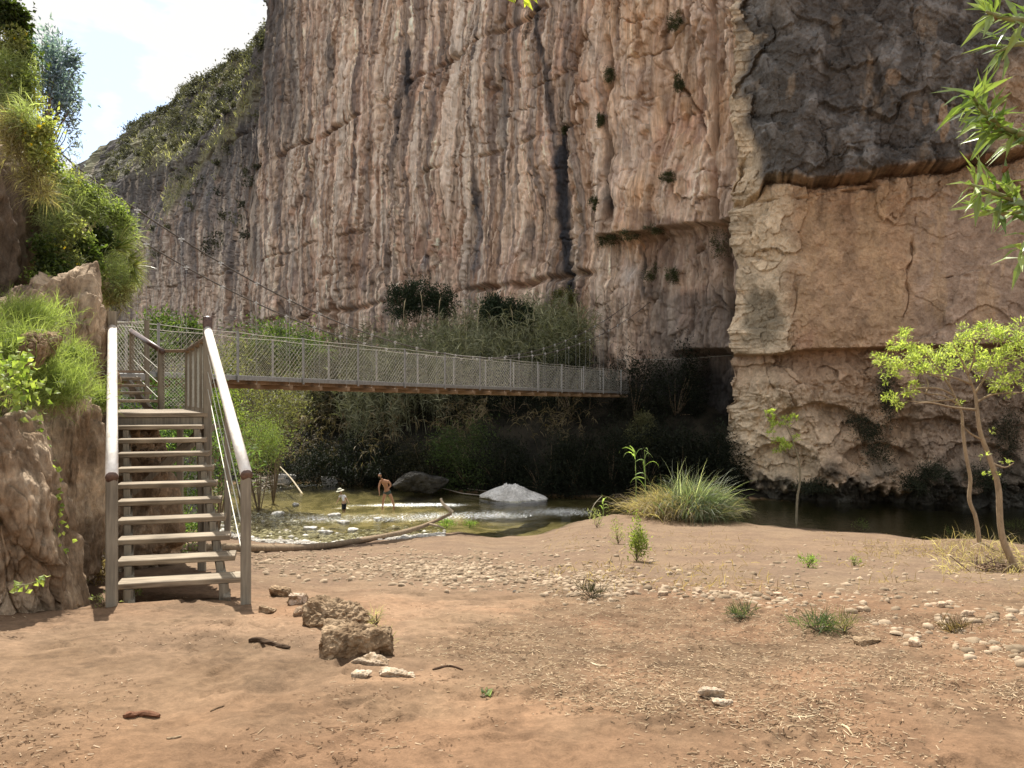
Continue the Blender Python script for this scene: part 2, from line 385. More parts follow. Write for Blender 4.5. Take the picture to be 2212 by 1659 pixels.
BUMPS = [(590, 1492, 4.7, .16, .12, -.05), (310, 1560, 4.2, .13, .10, -.05), (90, 1490, 4.7, .2, .1, -.03), (420, 1480, 4.8, .4, .2, .03), (900, 1440, 5.3, .5, .25, .03),
         (400, 1375, 6.2, .6, .3, .03), (2120, 1180, 17.2, 2.2, 1.4, .40), (1450, 1130, 31.4, 3.2, 1.2, .35), (1660, 1470, 5., .4, .3, -.03), (1560, 1420, 5.6, .5, .2, -.03), (650, 1360, 6.5, .5, .3, .03)]
_fr = np.random.default_rng(77)
FOOT = [(_fr.uniform(-4, 7), _fr.uniform(2.6, 11), _fr.uniform(.10, .17), _fr.uniform(.008, .026), _fr.uniform(0, 3.14)) for _ in range(620)]
def ground_z(X, Y, detail=True):
    X = np.asarray(X, float); Y = np.asarray(Y, float)
    Yc = np.maximum(Y, 1.0)
    u = CU+F*X/Yc
    ds = np.interp(u, SU, SD)
    a = np.where(Y < 3.7, 1.6, np.where(Y < 7.7, 1.6+.4*(Y-3.7)/4, 2+3*(Y-7.7)/(ds-7.7)))
    zn = EYE-a
    sdv = river_sd(X, Y)
    bed = -.05-np.clip(-sdv*.09, 0, .5)
    far = np.where(sdv < 5, sdv*.72, 3.6+(sdv-5)*.5); far = np.minimum(far, 6.3+np.clip(Y-44, 0, 60)*.07)
    far = np.where(u > 1590, np.minimum(far, sdv*.3), far)
    zn = np.maximum(zn, .015*np.clip(sdv, 0, 3)-.0)
    bed = bed-.9*sstep(1500, 1640, u)*sstep(-.3, -2.5, sdv)
    z = np.where(sdv < 0, bed, np.maximum(np.where(Y > ds+2, .02*sdv, zn), far*sstep(ds+1, ds+7, Y)))
    left = sstep(-5.5, -9, X+.33*(Y-7))*sstep(30, 24, Y)*sstep(4, 7, Y)
    z = z+left*1.8
    k = sstep(-1.0, 1.5, sdv)
    z = z+(fbm2(X*.45, Y*.45, 4, 11)*.07+fbm2(X*1.7, Y*1.7, 3, 21)*.034+fbm2(X*4, Y*4, 2, 22)*.012)*k*sstep(200, 30, Y)
    if detail:
        z = z+(fbm2(X*6, Y*6, 3, 31)*.010)*k
        z = z+(fbm2(X*.6, Y*.6, 3, 41)*.25)*sstep(6, 10, sdv)*(Y > ds+4)
        z = z+fbm2(X*1.3, Y*1.3, 3, 51)*.10*(1-k)
    if detail and X.size > 1000:
        for fx, fy, fr, fh, fa in FOOT:
            m_ = (np.abs(X-fx) < .5) & (np.abs(Y-fy) < .5)
            if m_.any():
                ex, ey = X[m_]-fx, Y[m_]-fy; e1 = (ex*math.cos(fa)+ey*math.sin(fa))/fr; e2 = (ey*math.cos(fa)-ex*math.sin(fa))/(fr*.42); rr2 = e1**2+e2**2
                z[m_] += fh*(-np.exp(-rr2**2)+.45*np.exp(-((np.sqrt(rr2)-1.35)/.3)**2))
    for bu, bv, d, sx, sy, h in BUMPS:
        bx = (bu-CU)/F*d
        z = z+h*np.exp(-((X-bx)/sx)**2-((Y-d)/sy)**2)
    return z

def GP(u, v, dmin=2.5, dmax=60):
    """where the view line through (u,v) first meets the ground"""
    d = np.linspace(dmin, dmax, 2400); x = (u-CU)/F*d; zr = EYE-(v-CV)/F*d
    g = ground_z(x, d); i = np.argmax(g >= zr)
    if not (g >= zr).any(): i = len(d)-1
    return np.array([x[i], d[i], g[i]])

ang = np.concatenate([np.linspace(-180, -40, 50)[:-1], np.linspace(-40, 40, 760), np.linspace(40, 180, 50)[1:]])*math.pi/180
rad = np.concatenate([np.geomspace(.5, 3, 40)[:-1], np.geomspace(3, 62, 560), np.geomspace(62, 420, 30)[1:]])
A, R = np.meshgrid(ang, rad)
GX = R*np.sin(A); GY = R*np.cos(A)
GZ = ground_z(GX, GY)
GZ = np.where(R > 100, np.maximum(GZ, 8), GZ)
gu = CU+F*GX/np.maximum(GY, .5); gsd = river_sd(GX, GY); gds = np.interp(gu, SU, SD)
n1 = fbm2(GX*.35, GY*.35, 4, 61); n2 = fbm2(GX*1.6, GY*1.6, 4, 71); n3 = fbm2(GX*7, GY*7, 3, 81)
dirt = mix(np.array([.46, .275, .16]), np.array([.47, .31, .195]), sstep(-.3, .5, n1+.4*n2))
litter = mix(np.array([.30, .19, .11]), np.array([.36, .24, .145]), sstep(-.4, .4, n3))
wl = sstep(-.15, .35, n1*.6+n2*.4+sstep(-1.2, .8, GX)*.45-.25+.0*GY)*sstep(2.6, 3.6, GY+.3*GX)*sstep(13, 8, GY)*.85
c = mix(dirt, litter, wl)
orange = sstep(6.5, 3.0, GY)*sstep(1.5, -1, GX)
c = mix(c, np.array([.45, .27, .145])*np.ones_like(c), orange*.5*sstep(-.5, .4, n1))
tr_ = sstep(.05, .4, fbm2(GX*.9+3, GY*.9, 5, 64, .6)); c = c*(1-.16*tr_)[..., None]
c = c*(1-.22*sstep(.1, .4, fbm2(GX*3.3, GY*3.3, 4, 65, .65))*sstep(14, 8, GY))[..., None]
c = c*(1+.25*sstep(.15, .45, fbm2(GX*.6+31, GY*.9, 4, 66)))[..., None]
peb = sstep(8, 11, GY)*sstep(.2, 2.5, gds-GY+3)
c = mix(c, mix(np.array([.36, .25, .17]), np.array([.44, .31, .20]), sstep(-.4, .4, n2)), peb*.8)
wet = sstep(.9, -.1, gsd+.5*n2)
c = mix(c, np.array([.15, .11, .065])*np.ones_like(c), wet*.8*(GY < gds+2))
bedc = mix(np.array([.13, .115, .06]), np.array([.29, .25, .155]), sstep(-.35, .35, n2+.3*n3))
bedc = mix(bedc, np.array([.035, .038, .02])*np.ones_like(c), sstep(1480, 1620, gu))  # right side: deep pool, with the shade on it also put into the colour
bedc = mix(bedc, np.array([.07, .065, .03])*np.ones_like(c), sstep(1060, 1250, gu)*.6+.5*sstep(38, 43, GY))  # darkened again so the bed stands in for the dark bank's reflection
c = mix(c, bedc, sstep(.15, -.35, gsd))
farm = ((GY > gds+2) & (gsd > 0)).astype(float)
shaded_soil = mix(np.array([.012, .011, .008]), np.array([.032, .027, .019]), sstep(-.3, .4, n2))  # dark humus, with the bank's deep shade put into its colour
c = mix(c, shaded_soil, farm*sstep(-.3, .05, gsd))
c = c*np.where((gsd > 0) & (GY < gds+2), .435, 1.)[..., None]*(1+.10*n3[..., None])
gm = rockmat('dirt', None, 5.5, .8, contrast=.24, bumpdist=.02)
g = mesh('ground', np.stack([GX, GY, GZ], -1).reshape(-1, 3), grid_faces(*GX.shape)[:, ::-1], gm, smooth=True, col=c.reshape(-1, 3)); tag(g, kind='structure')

# water: one sheet; rapids are rougher and broken with foam and painted white sun glints
def watermat():
    m, nt, nd, lk = newmat('river_water')
    tc = N(nt, 'ShaderNodeTexCoord')
    at = N(nt, 'ShaderNodeAttribute', attribute_name='rapid').outputs['Fac']
    def noise(sc, det, sx=1, sy=1):
        mp = N(nt, 'ShaderNodeMapping'); mp.inputs['Scale'].default_value = (sx, sy, 1); lk.new(tc.outputs['Object'], mp.inputs['Vector'])
        n = N(nt, 'ShaderNodeTexNoise'); n.inputs['Scale'].default_value = sc; n.inputs['Detail'].default_value = det; lk.new(mp.outputs[0], n.inputs['Vector']); return n.outputs['Fac']
    def mth(op, a, b, c=None):
        n = N(nt, 'ShaderNodeMath', operation=op)
        for i, x in enumerate((a, b, c)):
            if x is None: continue
            if isinstance(x, (int, float)): n.inputs[i].default_value = x
            else: lk.new(x, n.inputs[i])
        return n.outputs[0]
    w1 = noise(1.6, 3, 1, 1.6); w2 = noise(7, 3)
    h = mth('ADD', mth('MULTIPLY', w1, .55), mth('MULTIPLY', w2, .45))
    st = mth('MULTIPLY_ADD', at, .85, .10)
    b = N(nt, 'ShaderNodeBump'); b.inputs['Distance'].default_value = .35; lk.new(h, b.inputs['Height']); lk.new(st, b.inputs['Strength'])
    gl = N(nt, 'ShaderNodeBsdfGlossy'); gl.inputs['Roughness'].default_value = .10; gl.inputs['Color'].default_value = (.95, .97, 1, 1); lk.new(b.outputs[0], gl.inputs['Normal'])
    tr = N(nt, 'ShaderNodeBsdfTransparent'); tr.inputs['Color'].default_value = (.86, .84, .66, 1)
    fr = N(nt, 'ShaderNodeFresnel'); fr.inputs['IOR'].default_value = 1.33; lk.new(b.outputs[0], fr.inputs['Normal'])
    frc = mth('MINIMUM', fr.outputs[0], .6)
    mx = N(nt, 'ShaderNodeMixShader'); lk.new(frc, mx.inputs[0]); lk.new(tr.outputs[0], mx.inputs[1]); lk.new(gl.outputs[0], mx.inputs[2])
    fo = N(nt, 'ShaderNodeBsdfDiffuse'); fo.inputs['Color'].default_value = (.85, .87, .85, 1)  # diffuse white for foam and for sun glints painted as dots
    fn = mth('ADD', noise(11, 8, 1, 1.6), mth('MULTIPLY', at, .22))
    fm = N(nt, 'ShaderNodeMapRange'); fm.inputs['From Min'].default_value = .765; fm.inputs['From Max'].default_value = .80; lk.new(fn, fm.inputs['Value'])
    m2 = N(nt, 'ShaderNodeMixShader'); lk.new(fm.outputs[0], m2.inputs[0]); lk.new(mx.outputs[0], m2.inputs[1]); lk.new(fo.outputs[0], m2.inputs[2])
    out(nt, m2.outputs[0]); return m
wx, wy = np.meshgrid(np.linspace(-30, 36, 331), np.linspace(22, 60, 191))
rap = np.zeros_like(wx)
def rapid(u, v, sx, sy, a):
    d = EYE*F/(v-CV); x = (u-CU)/F*d
    return a*np.exp(-((wx-x)/sx)**2-((wy-d)/sy)**2)
for r in ((900, 1090, 1.6, .7, 1.0), (835, 1091, .8, .45, 1.2), (760, 1092, 1.0, .4, .8), (740, 1098, .45, .3, 1.1), (960, 1090, 2, .6, .9), (680, 1048, 2.2, .9, .95), (1090, 1112, 2.0, 1.8, .9), (1200, 1102, 1.6, 1.6, .8), (950, 1115, 1.6, 1.5, .6),
          (640, 1120, 2.0, 2.2, .55), (760, 1122, 2, 1.6, .45), (1250, 1108, 1.2, 1.2, .7), (560, 1110, 1.5, 2, .5), (860, 1118, 2, 1.6, .5), (560, 1060, 2, 2, .6)):
    rap = rap+rapid(*r)
rap = np.clip(rap, 0, 1.25)
wz = np.zeros_like(wx)+fbm2(wx*1.1, wy*1.6, 3, 91)*.03*np.clip(rap, 0, 1)
wob = mesh('water', np.stack([wx, wy, wz], -1).reshape(-1, 3), grid_faces(*wx.shape), watermat(), smooth=True, extra={'rapid': rap.ravel()}); tag(wob, kind='structure')
# ---------------------------------------------------------------- main cliff wall: a straight wall receding to the left
WD = np.array([-.664, .748]); WN = np.array([-.748, -.664]); W0 = np.array([8., 48.])
def wall_d(u): return 1/(.0208+1.13e-5*(np.asarray(u, float)-1400))
us = np.concatenate([np.linspace(-150, 240, 60)[:-1], np.linspace(240, 1640, 900), np.linspace(1640, 1690, 20)[1:]])
nr = 640
U = np.repeat(us[None], nr, 0)
Dw = wall_d(U); PX = (U-CU)/F*Dw; PY = Dw
S = (PX-W0[0])*WD[0]+(PY-W0[1])*WD[1]
H = np.interp(us, [-150, 150, 240, 330, 420, 505, 546, 556, 620, 850, 1050, 1250, 1400, 1560, 1640, 2000], [46, 44, 42, 40.2, 39.5, 38.5, 39, 56, 66, 66, 46, 39, 33, 29, 26, 24])
sk = np.interp
shl = np.interp(us, [-150, 150, 240, 330, 420, 500, 535, 548], [34, 34, 34, 33, 32.5, 33, 40, 80])
hl_ = us < 541
for _ in range(30):
    b_ = np.maximum(H-shl, 0)*.5; d0_ = wall_d(us); x_ = (us-CU)/F*d0_+.748*b_; y_ = d0_+.664*b_
    u_ = CU+F*x_/y_; t_ = np.interp(u_, [100, 160, 200, 240, 280, 330, 380, 420, 480, 540, 560], [395, 350, 315, 290, 265, 240, 190, 170, 130, 85, 60])
    H = np.where(hl_, .5*H+.5*np.clip((CV-t_)/F*y_, 12, 80), H)
H = H+fbm2(us*.03, us*0, 4, 3)*1.2*hl_
zb = np.interp(us, [-150, 240, 700, 1300, 1600, 2000], [6, 8, 6, 3, 0, -2])
rr = np.linspace(0, 1, nr)**1.0
Z = zb[None]+(EYE+H-zb)[None]*rr[:, None]
V = CV-(Z-EYE)*F/Dw
# relief
jx = fbm2(S*.25, Z*.12, 3, 101)*1.2
lean = Z*.05
sx = S+jx+lean
r1 = 1-np.abs(noise2(sx*.28, Z*.022+5, 111)); r2 = 1-np.abs(noise2(sx*.75, Z*.06, 112)); r3 = 1-np.abs(noise2(sx*1.9+.4*fbm2(S, Z*.4, 2, 9), Z*.16, 113)); r4 = 1-np.abs(noise2(sx*4.3, Z*.5, 114))
blk = fbm2(S*.9+.3*r2, Z*.7, 4, 121); blk2 = fbm2(S*3.2, Z*2.4, 3, 131)
smooth_r = sstep(1230, 1420, U)       # the wall is blockier and less fluted towards the right
fl = 1-.6*smooth_r
r5 = 1-np.abs(noise2(sx*1.1+.5*noise2(S*.3, Z*.2, 115), Z*.045+9, 116)); r6 = 1-np.abs(noise2(sx*2.9, Z*.11, 117))
def plates(a, k, p=.16):       # flakes with sharp edges, each face leaning a little
    f = a*k; n_ = np.floor(f); e = f-n_; return (n_+sstep(0, p, e)-1+.35*e)/k
wv = fbm2(S*1.5, Z*.8, 3, 118)*.35
wv2 = fbm2(S*.9, Z*.5, 3, 119)*.5
k1, e1 = cells2(sx*.28+wv2, Z*.075+.4*wv, 1220); k2, e2 = cells2(sx*.62+wv2, Z*.20+.6*wv, 1230); k3, e3 = cells2(sx*1.5+wv, Z*.5+wv, 1240); k4, e4 = cells2(sx*3.6+wv, Z*1.5+wv, 1250)
disp = r1*.22+(r2**2*.09+r5**2*.08+r3**2*.09+r6**2*.10)*fl+blk*.14*(1+1.2*smooth_r)+blk2*.10
disp = disp+k1*.27+k2*.15*(1+.4*smooth_r)+k3*.085+k4*.045-.16*np.exp(-(e2/.05)**2)*sstep(-.1, .3, blk)-.10*np.exp(-(e3/.07)**2)
vc_ = np.abs(fbm2(sx*.55+wv, Z*.05, 3, 126)); vm_ = sstep(.02, .28, fbm2(S*.5, Z*.11, 3, 127)); disp = disp-.55*np.exp(-(vc_/.022)**2)*vm_
vc_ = np.abs(fbm2(sx*1.6+wv, Z*.16, 2, 128)); vm_ = sstep(.0, .3, fbm2(S*.9, Z*.3, 3, 129)); disp = disp-.28*np.exp(-(vc_/.03)**2)*vm_
hc_ = np.abs(fbm2(S*.10, Z*.42+.35*wv, 3, 135)-.05); hm_ = sstep(.05, .3, fbm2(S*.35, Z*.4, 3, 136)); disp = disp-.32*np.exp(-(hc_/.018)**2)*hm_
disp = disp+fbm2(S*.06, Z*.05, 3, 141)*1.2
disp = disp+(Z-EYE)*.02*sstep(600, 1200, U)      # leans out a little
# bedding cracks
def crack(zc, depth, h=.25, u0=0, u1=2000, ampl=.5, slope=0):
    zz = Z-(zc+ampl*fbm2(S*.22, S*0+zc, 3, 151)+slope*S)
    m = sstep(u0-30, u0+30, U)*sstep(u1+30, u1-30, U)
    return m*np.clip(.55+fbm2(S*.5, S*0+zc*3, 3, 152)*1.6, 0, 1.2)*(depth*np.exp(-(zz/h)**2)*-1 + .15*sstep(0, .25, zz)*sstep(5, .5, zz))
for a in ((29.9, 1.0, .16, 540, 880, .5), (30.4, .5, .12, 880, 1240, .5), (12.6, .8, .2, 560, 1290, .6), (19.5, .35, .1, 300, 800, .8), (35, .4, .2, 300, 540, .8), (22, .25, .1, 900, 1280, .9)):
    disp = disp+crack(*a)
# the ledge with plants on it and the shelf under it (right part of the wall)
zl = 14.3+.25*fbm2(S*.4, S*0, 3, 161)+.5*sstep(-8, 6, S)-.3
m = sstep(1300, 1335, U)*sstep(1660, 1600, U)
disp = disp+m*(1.0*sstep(.05, .25, Z-zl)*sstep(6, .3, Z-zl)-.35*sstep(.0, -.3, Z-zl)*sstep(-4, -.5, Z-zl))
zl2 = 7.4+.15*fbm2(S*.5, S*0, 3, 162)
disp = disp+sstep(1440, 1500, U)*(.7*sstep(0, .2, Z-zl2)*sstep(2.5, .3, Z-zl2)-.8*sstep(0, -.2, Z-zl2)*sstep(-6, -2, Z-zl2))
# vertical fissures
def fissure(pts, w, depth):
    pts = np.array(pts, float); uc = np.interp(V, pts[:, 1], pts[:, 0])+fbm2(V*.02, V*0, 3, 171)*4
    inn = sstep(pts[0, 1]-8, pts[0, 1]+12, V)*sstep(pts[-1, 1]+8, pts[-1, 1]-12, V)
    return -depth*inn*np.exp(-((U-uc)/w)**2)
for a in (([(1338, 90), (1345, 180), (1330, 250), (1345, 330), (1335, 400), (1350, 440), (1352, 485)], 6, .9), ([(1395, 525), (1398, 600), (1402, 650)], 3, .6), ([(1490, 190), (1520, 240), (1545, 290), (1560, 350)], 3.5, .7), ([(1566, 0), (1572, 500), (1590, 740)], 6, 1.2),
          ([(820, 560), (838, 590), (850, 640)], 3, .6), ([(560, 420), (568, 500)], 4, .5), ([(640, 560), (636, 690)], 4, .5)):
    disp = disp+fissure(*a)
disp = disp-np.median(disp)+.6
# far hill: above the wall's shoulder the ground slopes back
sh = np.interp(us, [-150, 150, 240, 330, 420, 500, 535, 548], [34, 34, 34, 33, 32.5, 33, 40, 80])[None]+fbm2(S*.12, S*0+7, 3, 181)*3
over = np.maximum(Z-EYE-sh, 0)
disp = disp-over*.5-.8*sstep(.5, 3, over)*np.abs(fbm2(S*.4, Z*.5, 3, 182))
# the tall nose at the far end turns back into the hill
nose = sstep(585, 548, U)*sstep(18, 30, Z-EYE)
disp = disp-nose**2*1.5
X = PX+WN[0]*disp; Y = PY+WN[1]*disp
# colour
c0 = np.array([.60, .455, .35]); lightc = np.array([.76, .64, .51]); red = np.array([.47, .265, .18]); ochre = np.array([.50, .32, .18]); grey = np.array([.12, .118, .118]); dark = np.array([.035, .036, .042])
st = fbm2(sx*1.2, Z*.05, 4, 201); st2 = fbm2(sx*3.4, Z*.09, 4, 211); bl = fbm2(S*.35, Z*.3, 4, 221); bl2 = fbm2(S*1.4, Z*1.1, 4, 231)
c = mix(np.broadcast_to(c0, Z.shape+(3,)), lightc, sstep(.0, .6, st2+.3*bl2)*.65)
c = mix(c, red*1.1, sstep(.15, .5, bl+.25*bl2)*.45)
c = mix(c, ochre, sstep(1230, 1420, U)*sstep(-.25, .35, bl+.2*st)*.6*sstep(640, 520, V))
c = mix(c, np.array([.36, .25, .20]), sstep(.05, .4, bl2)*.5)
c = mix(c, lightc*1.05, sstep(.28, .6, st)*sstep(.0, .3, st2)*.6*fl)
zone = np.exp(-((U-1080)/70)**2-((V-190)/170)**2); c = mix(c, np.array([.60, .52, .44]), zone*sstep(-.3, .3, st2)*.7)
zone = np.exp(-((U-950)/70)**2-((V-540)/110)**2)+np.exp(-((U-1490)/50)**2-((V-330)/120)**2); c = mix(c, np.array([.50, .29, .21]), zone*sstep(-.3, .3, bl2)*.6)
c = c*(1.12+.10*k2+.10*k3)[..., None]
gs = sstep(.25, .6, st+.4*st2)*sstep(-.1, .4, bl)*sstep(700, 200, V)
c = mix(c, grey*1.5, gs*.5)
f3 = fbm2(sx*5.5, Z*.13, 3, 215); f4 = fbm2(sx*1.7+3, Z*.035, 4, 216)
f5 = fbm2(sx*9, Z*.3, 3, 217)
c = c*(1+.50*np.clip(f3*1.9, -1, 1)*(.4+.6*fl)+.34*np.clip(f5*1.8, -1, 1)*(.5+.5*fl))[..., None]
c = mix(c, np.array([.30, .17, .10]), sstep(.12, .36, fbm2(sx*2.2+9, Z*.06, 4, 218))*.6*fl)
c = mix(c, np.array([.13, .12, .12]), sstep(.16, .36, f4+.4*f3)*.66*fl)
c = mix(c, np.array([.74, .66, .57]), sstep(.18, .36, -f4+.4*f3)*.65*fl)
gw = sstep(720, 545, U+60*st+40*st2)*np.where(U < 560, 1, sstep(380, 240, V+90*st))
low = sstep(380, 620, V+.25*(U-300)+120*st2)       # tan rock returns low on the wall
gw = gw*(1-low*.85*sstep(230, 330, U))
gstreak = sstep(-.25, .35, st2+.3*st)
c = mix(c, mix(np.broadcast_to(grey, c.shape), np.array([.055, .056, .06]), gstreak), gw*.92)
c = mix(c, lightc*.85, gw*sstep(.3, .55, fbm2(sx*2.6, Z*.12, 4, 241))*.55)
dl = V-(200+(540-U)*1.35)+60*fbm2(S*.3, Z*.1, 3, 252)
band = np.exp(-(dl/26)**2)*sstep(330, 380, U)*sstep(560, 530, U)+.8*np.exp(-((V-330+.3*(U-320))/30)**2)*sstep(250, 290, U)*sstep(400, 360, U)
grn = np.clip(sstep(.4, 3.5, over)*sstep(-.3, .3, fbm2(S*.2, Z*.25, 4, 251))*.8+band, 0, 1)
c = mix(c, mix(np.broadcast_to(np.array([.20, .20, .11]), c.shape), np.array([.30, .28, .17]), sstep(-.3, .3, bl2)), grn*.85)
def stain(pts, w, a, col=dark, ragged=.5, seed=300):
    global c
    pts = np.array(pts, float); uc = np.interp(V, pts[:, 1], pts[:, 0])+noise2(V*.03, V*0, seed)*2.5
    ww = 1.75*w*(1+ragged*fbm2(U*.05, V*.03, 3, seed+1)+.25*noise2(V*.06, V*0, seed+2))
    inn = sstep(pts[0, 1]-10, pts[0, 1]+25, V)*sstep(pts[-1, 1]+8, pts[-1, 1]-.25*(pts[-1, 1]-pts[0, 1]) if a < .95 else pts[-1, 1]-10, V)
    mm = sstep(1.5, .55, np.abs(U-uc)/np.maximum(ww*np.interp(V, [pts[0, 1], pts[0, 1]+60], [.45, 1]), .5))*inn*a*(1 if a > .9 else np.clip(.92+.6*fbm2(U*.2, V*.02, 3, seed+5), .65, 1))
    c = mix(c, np.broadcast_to(col, c.shape), mm)
gcol = np.array([.13, .135, .15])
for a in (([(1240, 285), (1231, 400), (1227, 480), (1238, 560), (1243, 640)], 6.5, .96, np.array([.04, .043, .052])), ([(1168, -40), (1182, 20), (1190, 100), (1205, 170), (1206, 290)], 3.6, .85), ([(884, 88), (886, 150), (893, 215)], 5, .95), ([(868, 225), (874, 330)], 3.5, .9),
          ([(897, 150), (900, 260)], 2.5, .7), ([(1044, 365), (1043, 480)], 4, .9), ([(1052, 450), (1049, 610)], 4.5, .75, gcol), ([(949, 470), (944, 600)], 4, .75, gcol), ([(1164, 470), (1160, 575)], 4, .8), ([(716, 60), (718, 110), (722, 190)], 5, .7),
          ([(930, 180), (928, 260)], 3, .6), ([(690, 400), (688, 470)], 4, .5), ([(1344, 360), (1350, 480)], 3.5, .85), ([(1395, 525), (1398, 590), (1402, 650)], 1.6, .9), ([(1375, 270), (1390, 380)], 4, .5), ([(793, 560), (798, 640)], 6, .5, gcol), ([(600, 420), (604, 520)], 4, .5, gcol),
          ([(560, 480), (564, 600)], 5, .5, gcol), ([(640, 480), (632, 640)], 4, .5, gcol), ([(500, 420), (506, 640)], 7, .5, gcol), ([(410, 400), (420, 640)], 8, .6, gcol), ([(455, 380), (470, 600)], 8, .5, gcol), ([(340, 430), (352, 640)], 7, .5, gcol), ([(1110, 40), (1120, 150)], 3, .5), ([(1300, 60), (1315, 180)], 3, .4), ([(985, 75), (1000, 140)], 3, .5)):
    stain(*a, seed=300+int(a[0][0][0]))
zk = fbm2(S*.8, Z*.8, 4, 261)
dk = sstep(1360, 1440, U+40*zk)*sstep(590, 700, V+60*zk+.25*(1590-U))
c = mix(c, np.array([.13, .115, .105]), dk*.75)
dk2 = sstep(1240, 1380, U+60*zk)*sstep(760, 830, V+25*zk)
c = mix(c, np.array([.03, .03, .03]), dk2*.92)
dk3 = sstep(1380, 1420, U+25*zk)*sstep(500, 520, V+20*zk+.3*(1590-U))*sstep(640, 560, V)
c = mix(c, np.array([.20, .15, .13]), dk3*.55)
wh = np.exp(-((U-1373)/22)**2-((V-605)/35)**2)*sstep(-.3, .2, zk); c = mix(c, np.array([.62, .55, .50]), wh*.8)
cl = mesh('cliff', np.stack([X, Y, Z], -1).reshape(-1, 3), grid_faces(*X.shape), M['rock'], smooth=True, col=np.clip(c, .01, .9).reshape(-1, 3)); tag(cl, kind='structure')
def wall_pt(u, v, off=.3):
    """a point on the displaced wall as seen at (u,v), pushed out by off metres"""
    j = int(np.argmin(np.abs(us-u))); i = int(np.argmin(np.abs((CV-(Z[:, j]-EYE)*F/Y[:, j])-v)))
    return np.array([X[i, j]+WN[0]*off, Y[i, j]+WN[1]*off, Z[i, j]])

# ---------------------------------------------------------------- right-hand buttress, nearer, with an overhanging black roof
def butt_d(u):
    a, b = 1/38.5, 1/35.4
    d = 1/(a+(b-a)*(u-1590)/(2212-1590))
    return d+1.5*np.clip((1735-u)/130, 0, 1.3)**2
uf = np.concatenate([np.linspace(1588, 2230, 560), np.linspace(2230, 3400, 120)[1:]])
vv = np.concatenate([np.linspace(-75, 1110, 760)])
BU, BV = np.meshgrid(uf, vv)
BD = butt_d(BU)
n1 = fbm2(BU*.006, BV*.006, 5, 401); n2 = fbm2(BU*.02, BV*.02, 5, 411); n3 = fbm2(BU*.06, BV*.05, 4, 421)
lA = np.interp(BU+8*n2, [1588, 1605, 1640, 1655, 1700, 1760, 1880, 2080, 2212, 3400], [440, 438, 425, 394, 392, 398, 386, 357, 335, 250])+9*n2+7*n3
lB = np.interp(BU, [1588, 1600, 1690, 1740, 1900, 2212, 3400], [768, 767, 765, 756, 749, 742, 700])+3*n2
bw = n1*.6+n2*.25
q1, g1 = cells2(BU*.0075+bw, BV*.0085+bw, 1310); q2, g2 = cells2(BU*.021+bw, BV*.024+.5*n2, 1320); q3, g3 = cells2(BU*.055+n2, BV*.06+n3*.5, 1330); q4, g4 = cells2(BU*.13+n3, BV*.14+n3*.5, 1340)
calm = sstep(1680, 1740, BU+25*n2)*sstep(400, 440, BV)*sstep(780, 745, BV)
o = n1*.4+n2*.14+n3*.09+(q1*.36*(1-.5*calm)+q2*.15*(1-.7*calm)+q3*.06*(1-.6*calm))*(1-.35*sstep(1620, 1700, BU)*sstep(400, 370, BV))+q4*.035-.06*np.exp(-(g2/.06)**2)*(1-.7*calm)*sstep(-.1, .2, n1)
face = sstep(1640, 1720, BU+25*n2)
o = o*(1-.45*face*sstep(430, 480, BV)*sstep(740, 700, BV))
upA = sstep(2, -3, BV-lA)
o = o+upA*(1.0*sstep(1600, 1680, BU+30*n2)+.2)+upA*(.5*np.clip((lA-BV)/200, 0, 1))
o = o-.55*np.exp(-((BV-lA-4)/5)**2)
upB = sstep(1.5, -1.5, BV-lB)
o = o+upB*.25-.75*(1-upB)*sstep(70, 0, BV-lB)-.35*(1-upB)
# crack that runs off the upper ledge, and vertical joints
def bcrack(pts, w, dep, vert=False):
    pts = np.array(pts, float)
    if vert:
        uc = np.interp(BV, pts[:, 1], pts[:, 0])+10*fbm2(BV*.02, BV*0, 4, 431); inn = sstep(pts[0, 1]-6, pts[0, 1]+10, BV)*sstep(pts[-1, 1]+6, pts[-1, 1]-10, BV)*np.clip(.5+1.3*fbm2(BV*.03, BV*0, 3, 435), .05, 1)
        return -dep*inn*np.exp(-((BU-uc)/(w*np.clip(.7+noise2(BV*.05, BV*0, 436), .3, 1.5)))**2)
    vc = np.interp(BU, pts[:, 0], pts[:, 1])+5*noise2(BU*.03, BU*0, 432); inn = sstep(pts[0, 0]-6, pts[0, 0]+10, BU)*sstep(pts[-1, 0]+6, pts[-1, 0]-10, BU)*np.clip(.5+1.3*fbm2(BU*.03, BU*0, 3, 433), .05, 1)
    return -dep*inn*np.exp(-((BV-vc)/(w*np.clip(.7+noise2(BU*.05, BU*0, 434), .3, 1.5)))**2)
o = o+bcrack([(1588, 448), (1650, 442), (1760, 424), (1900, 406)], 2.2, .4)+bcrack([(1975, 470), (1962, 560), (1955, 640), (1950, 700)], 2.5, .35, True)+bcrack([(1720, 590), (1712, 660), (1716, 760)], 3, .3, True)
o = o+bcrack([(2040, 600), (2090, 600)], 3, .35)+bcrack([(1600, 545), (1660, 565), (1720, 570)], 3, .25)+bcrack([(1640, 300), (1600, 350), (1590, 420)], 5, .8, True)
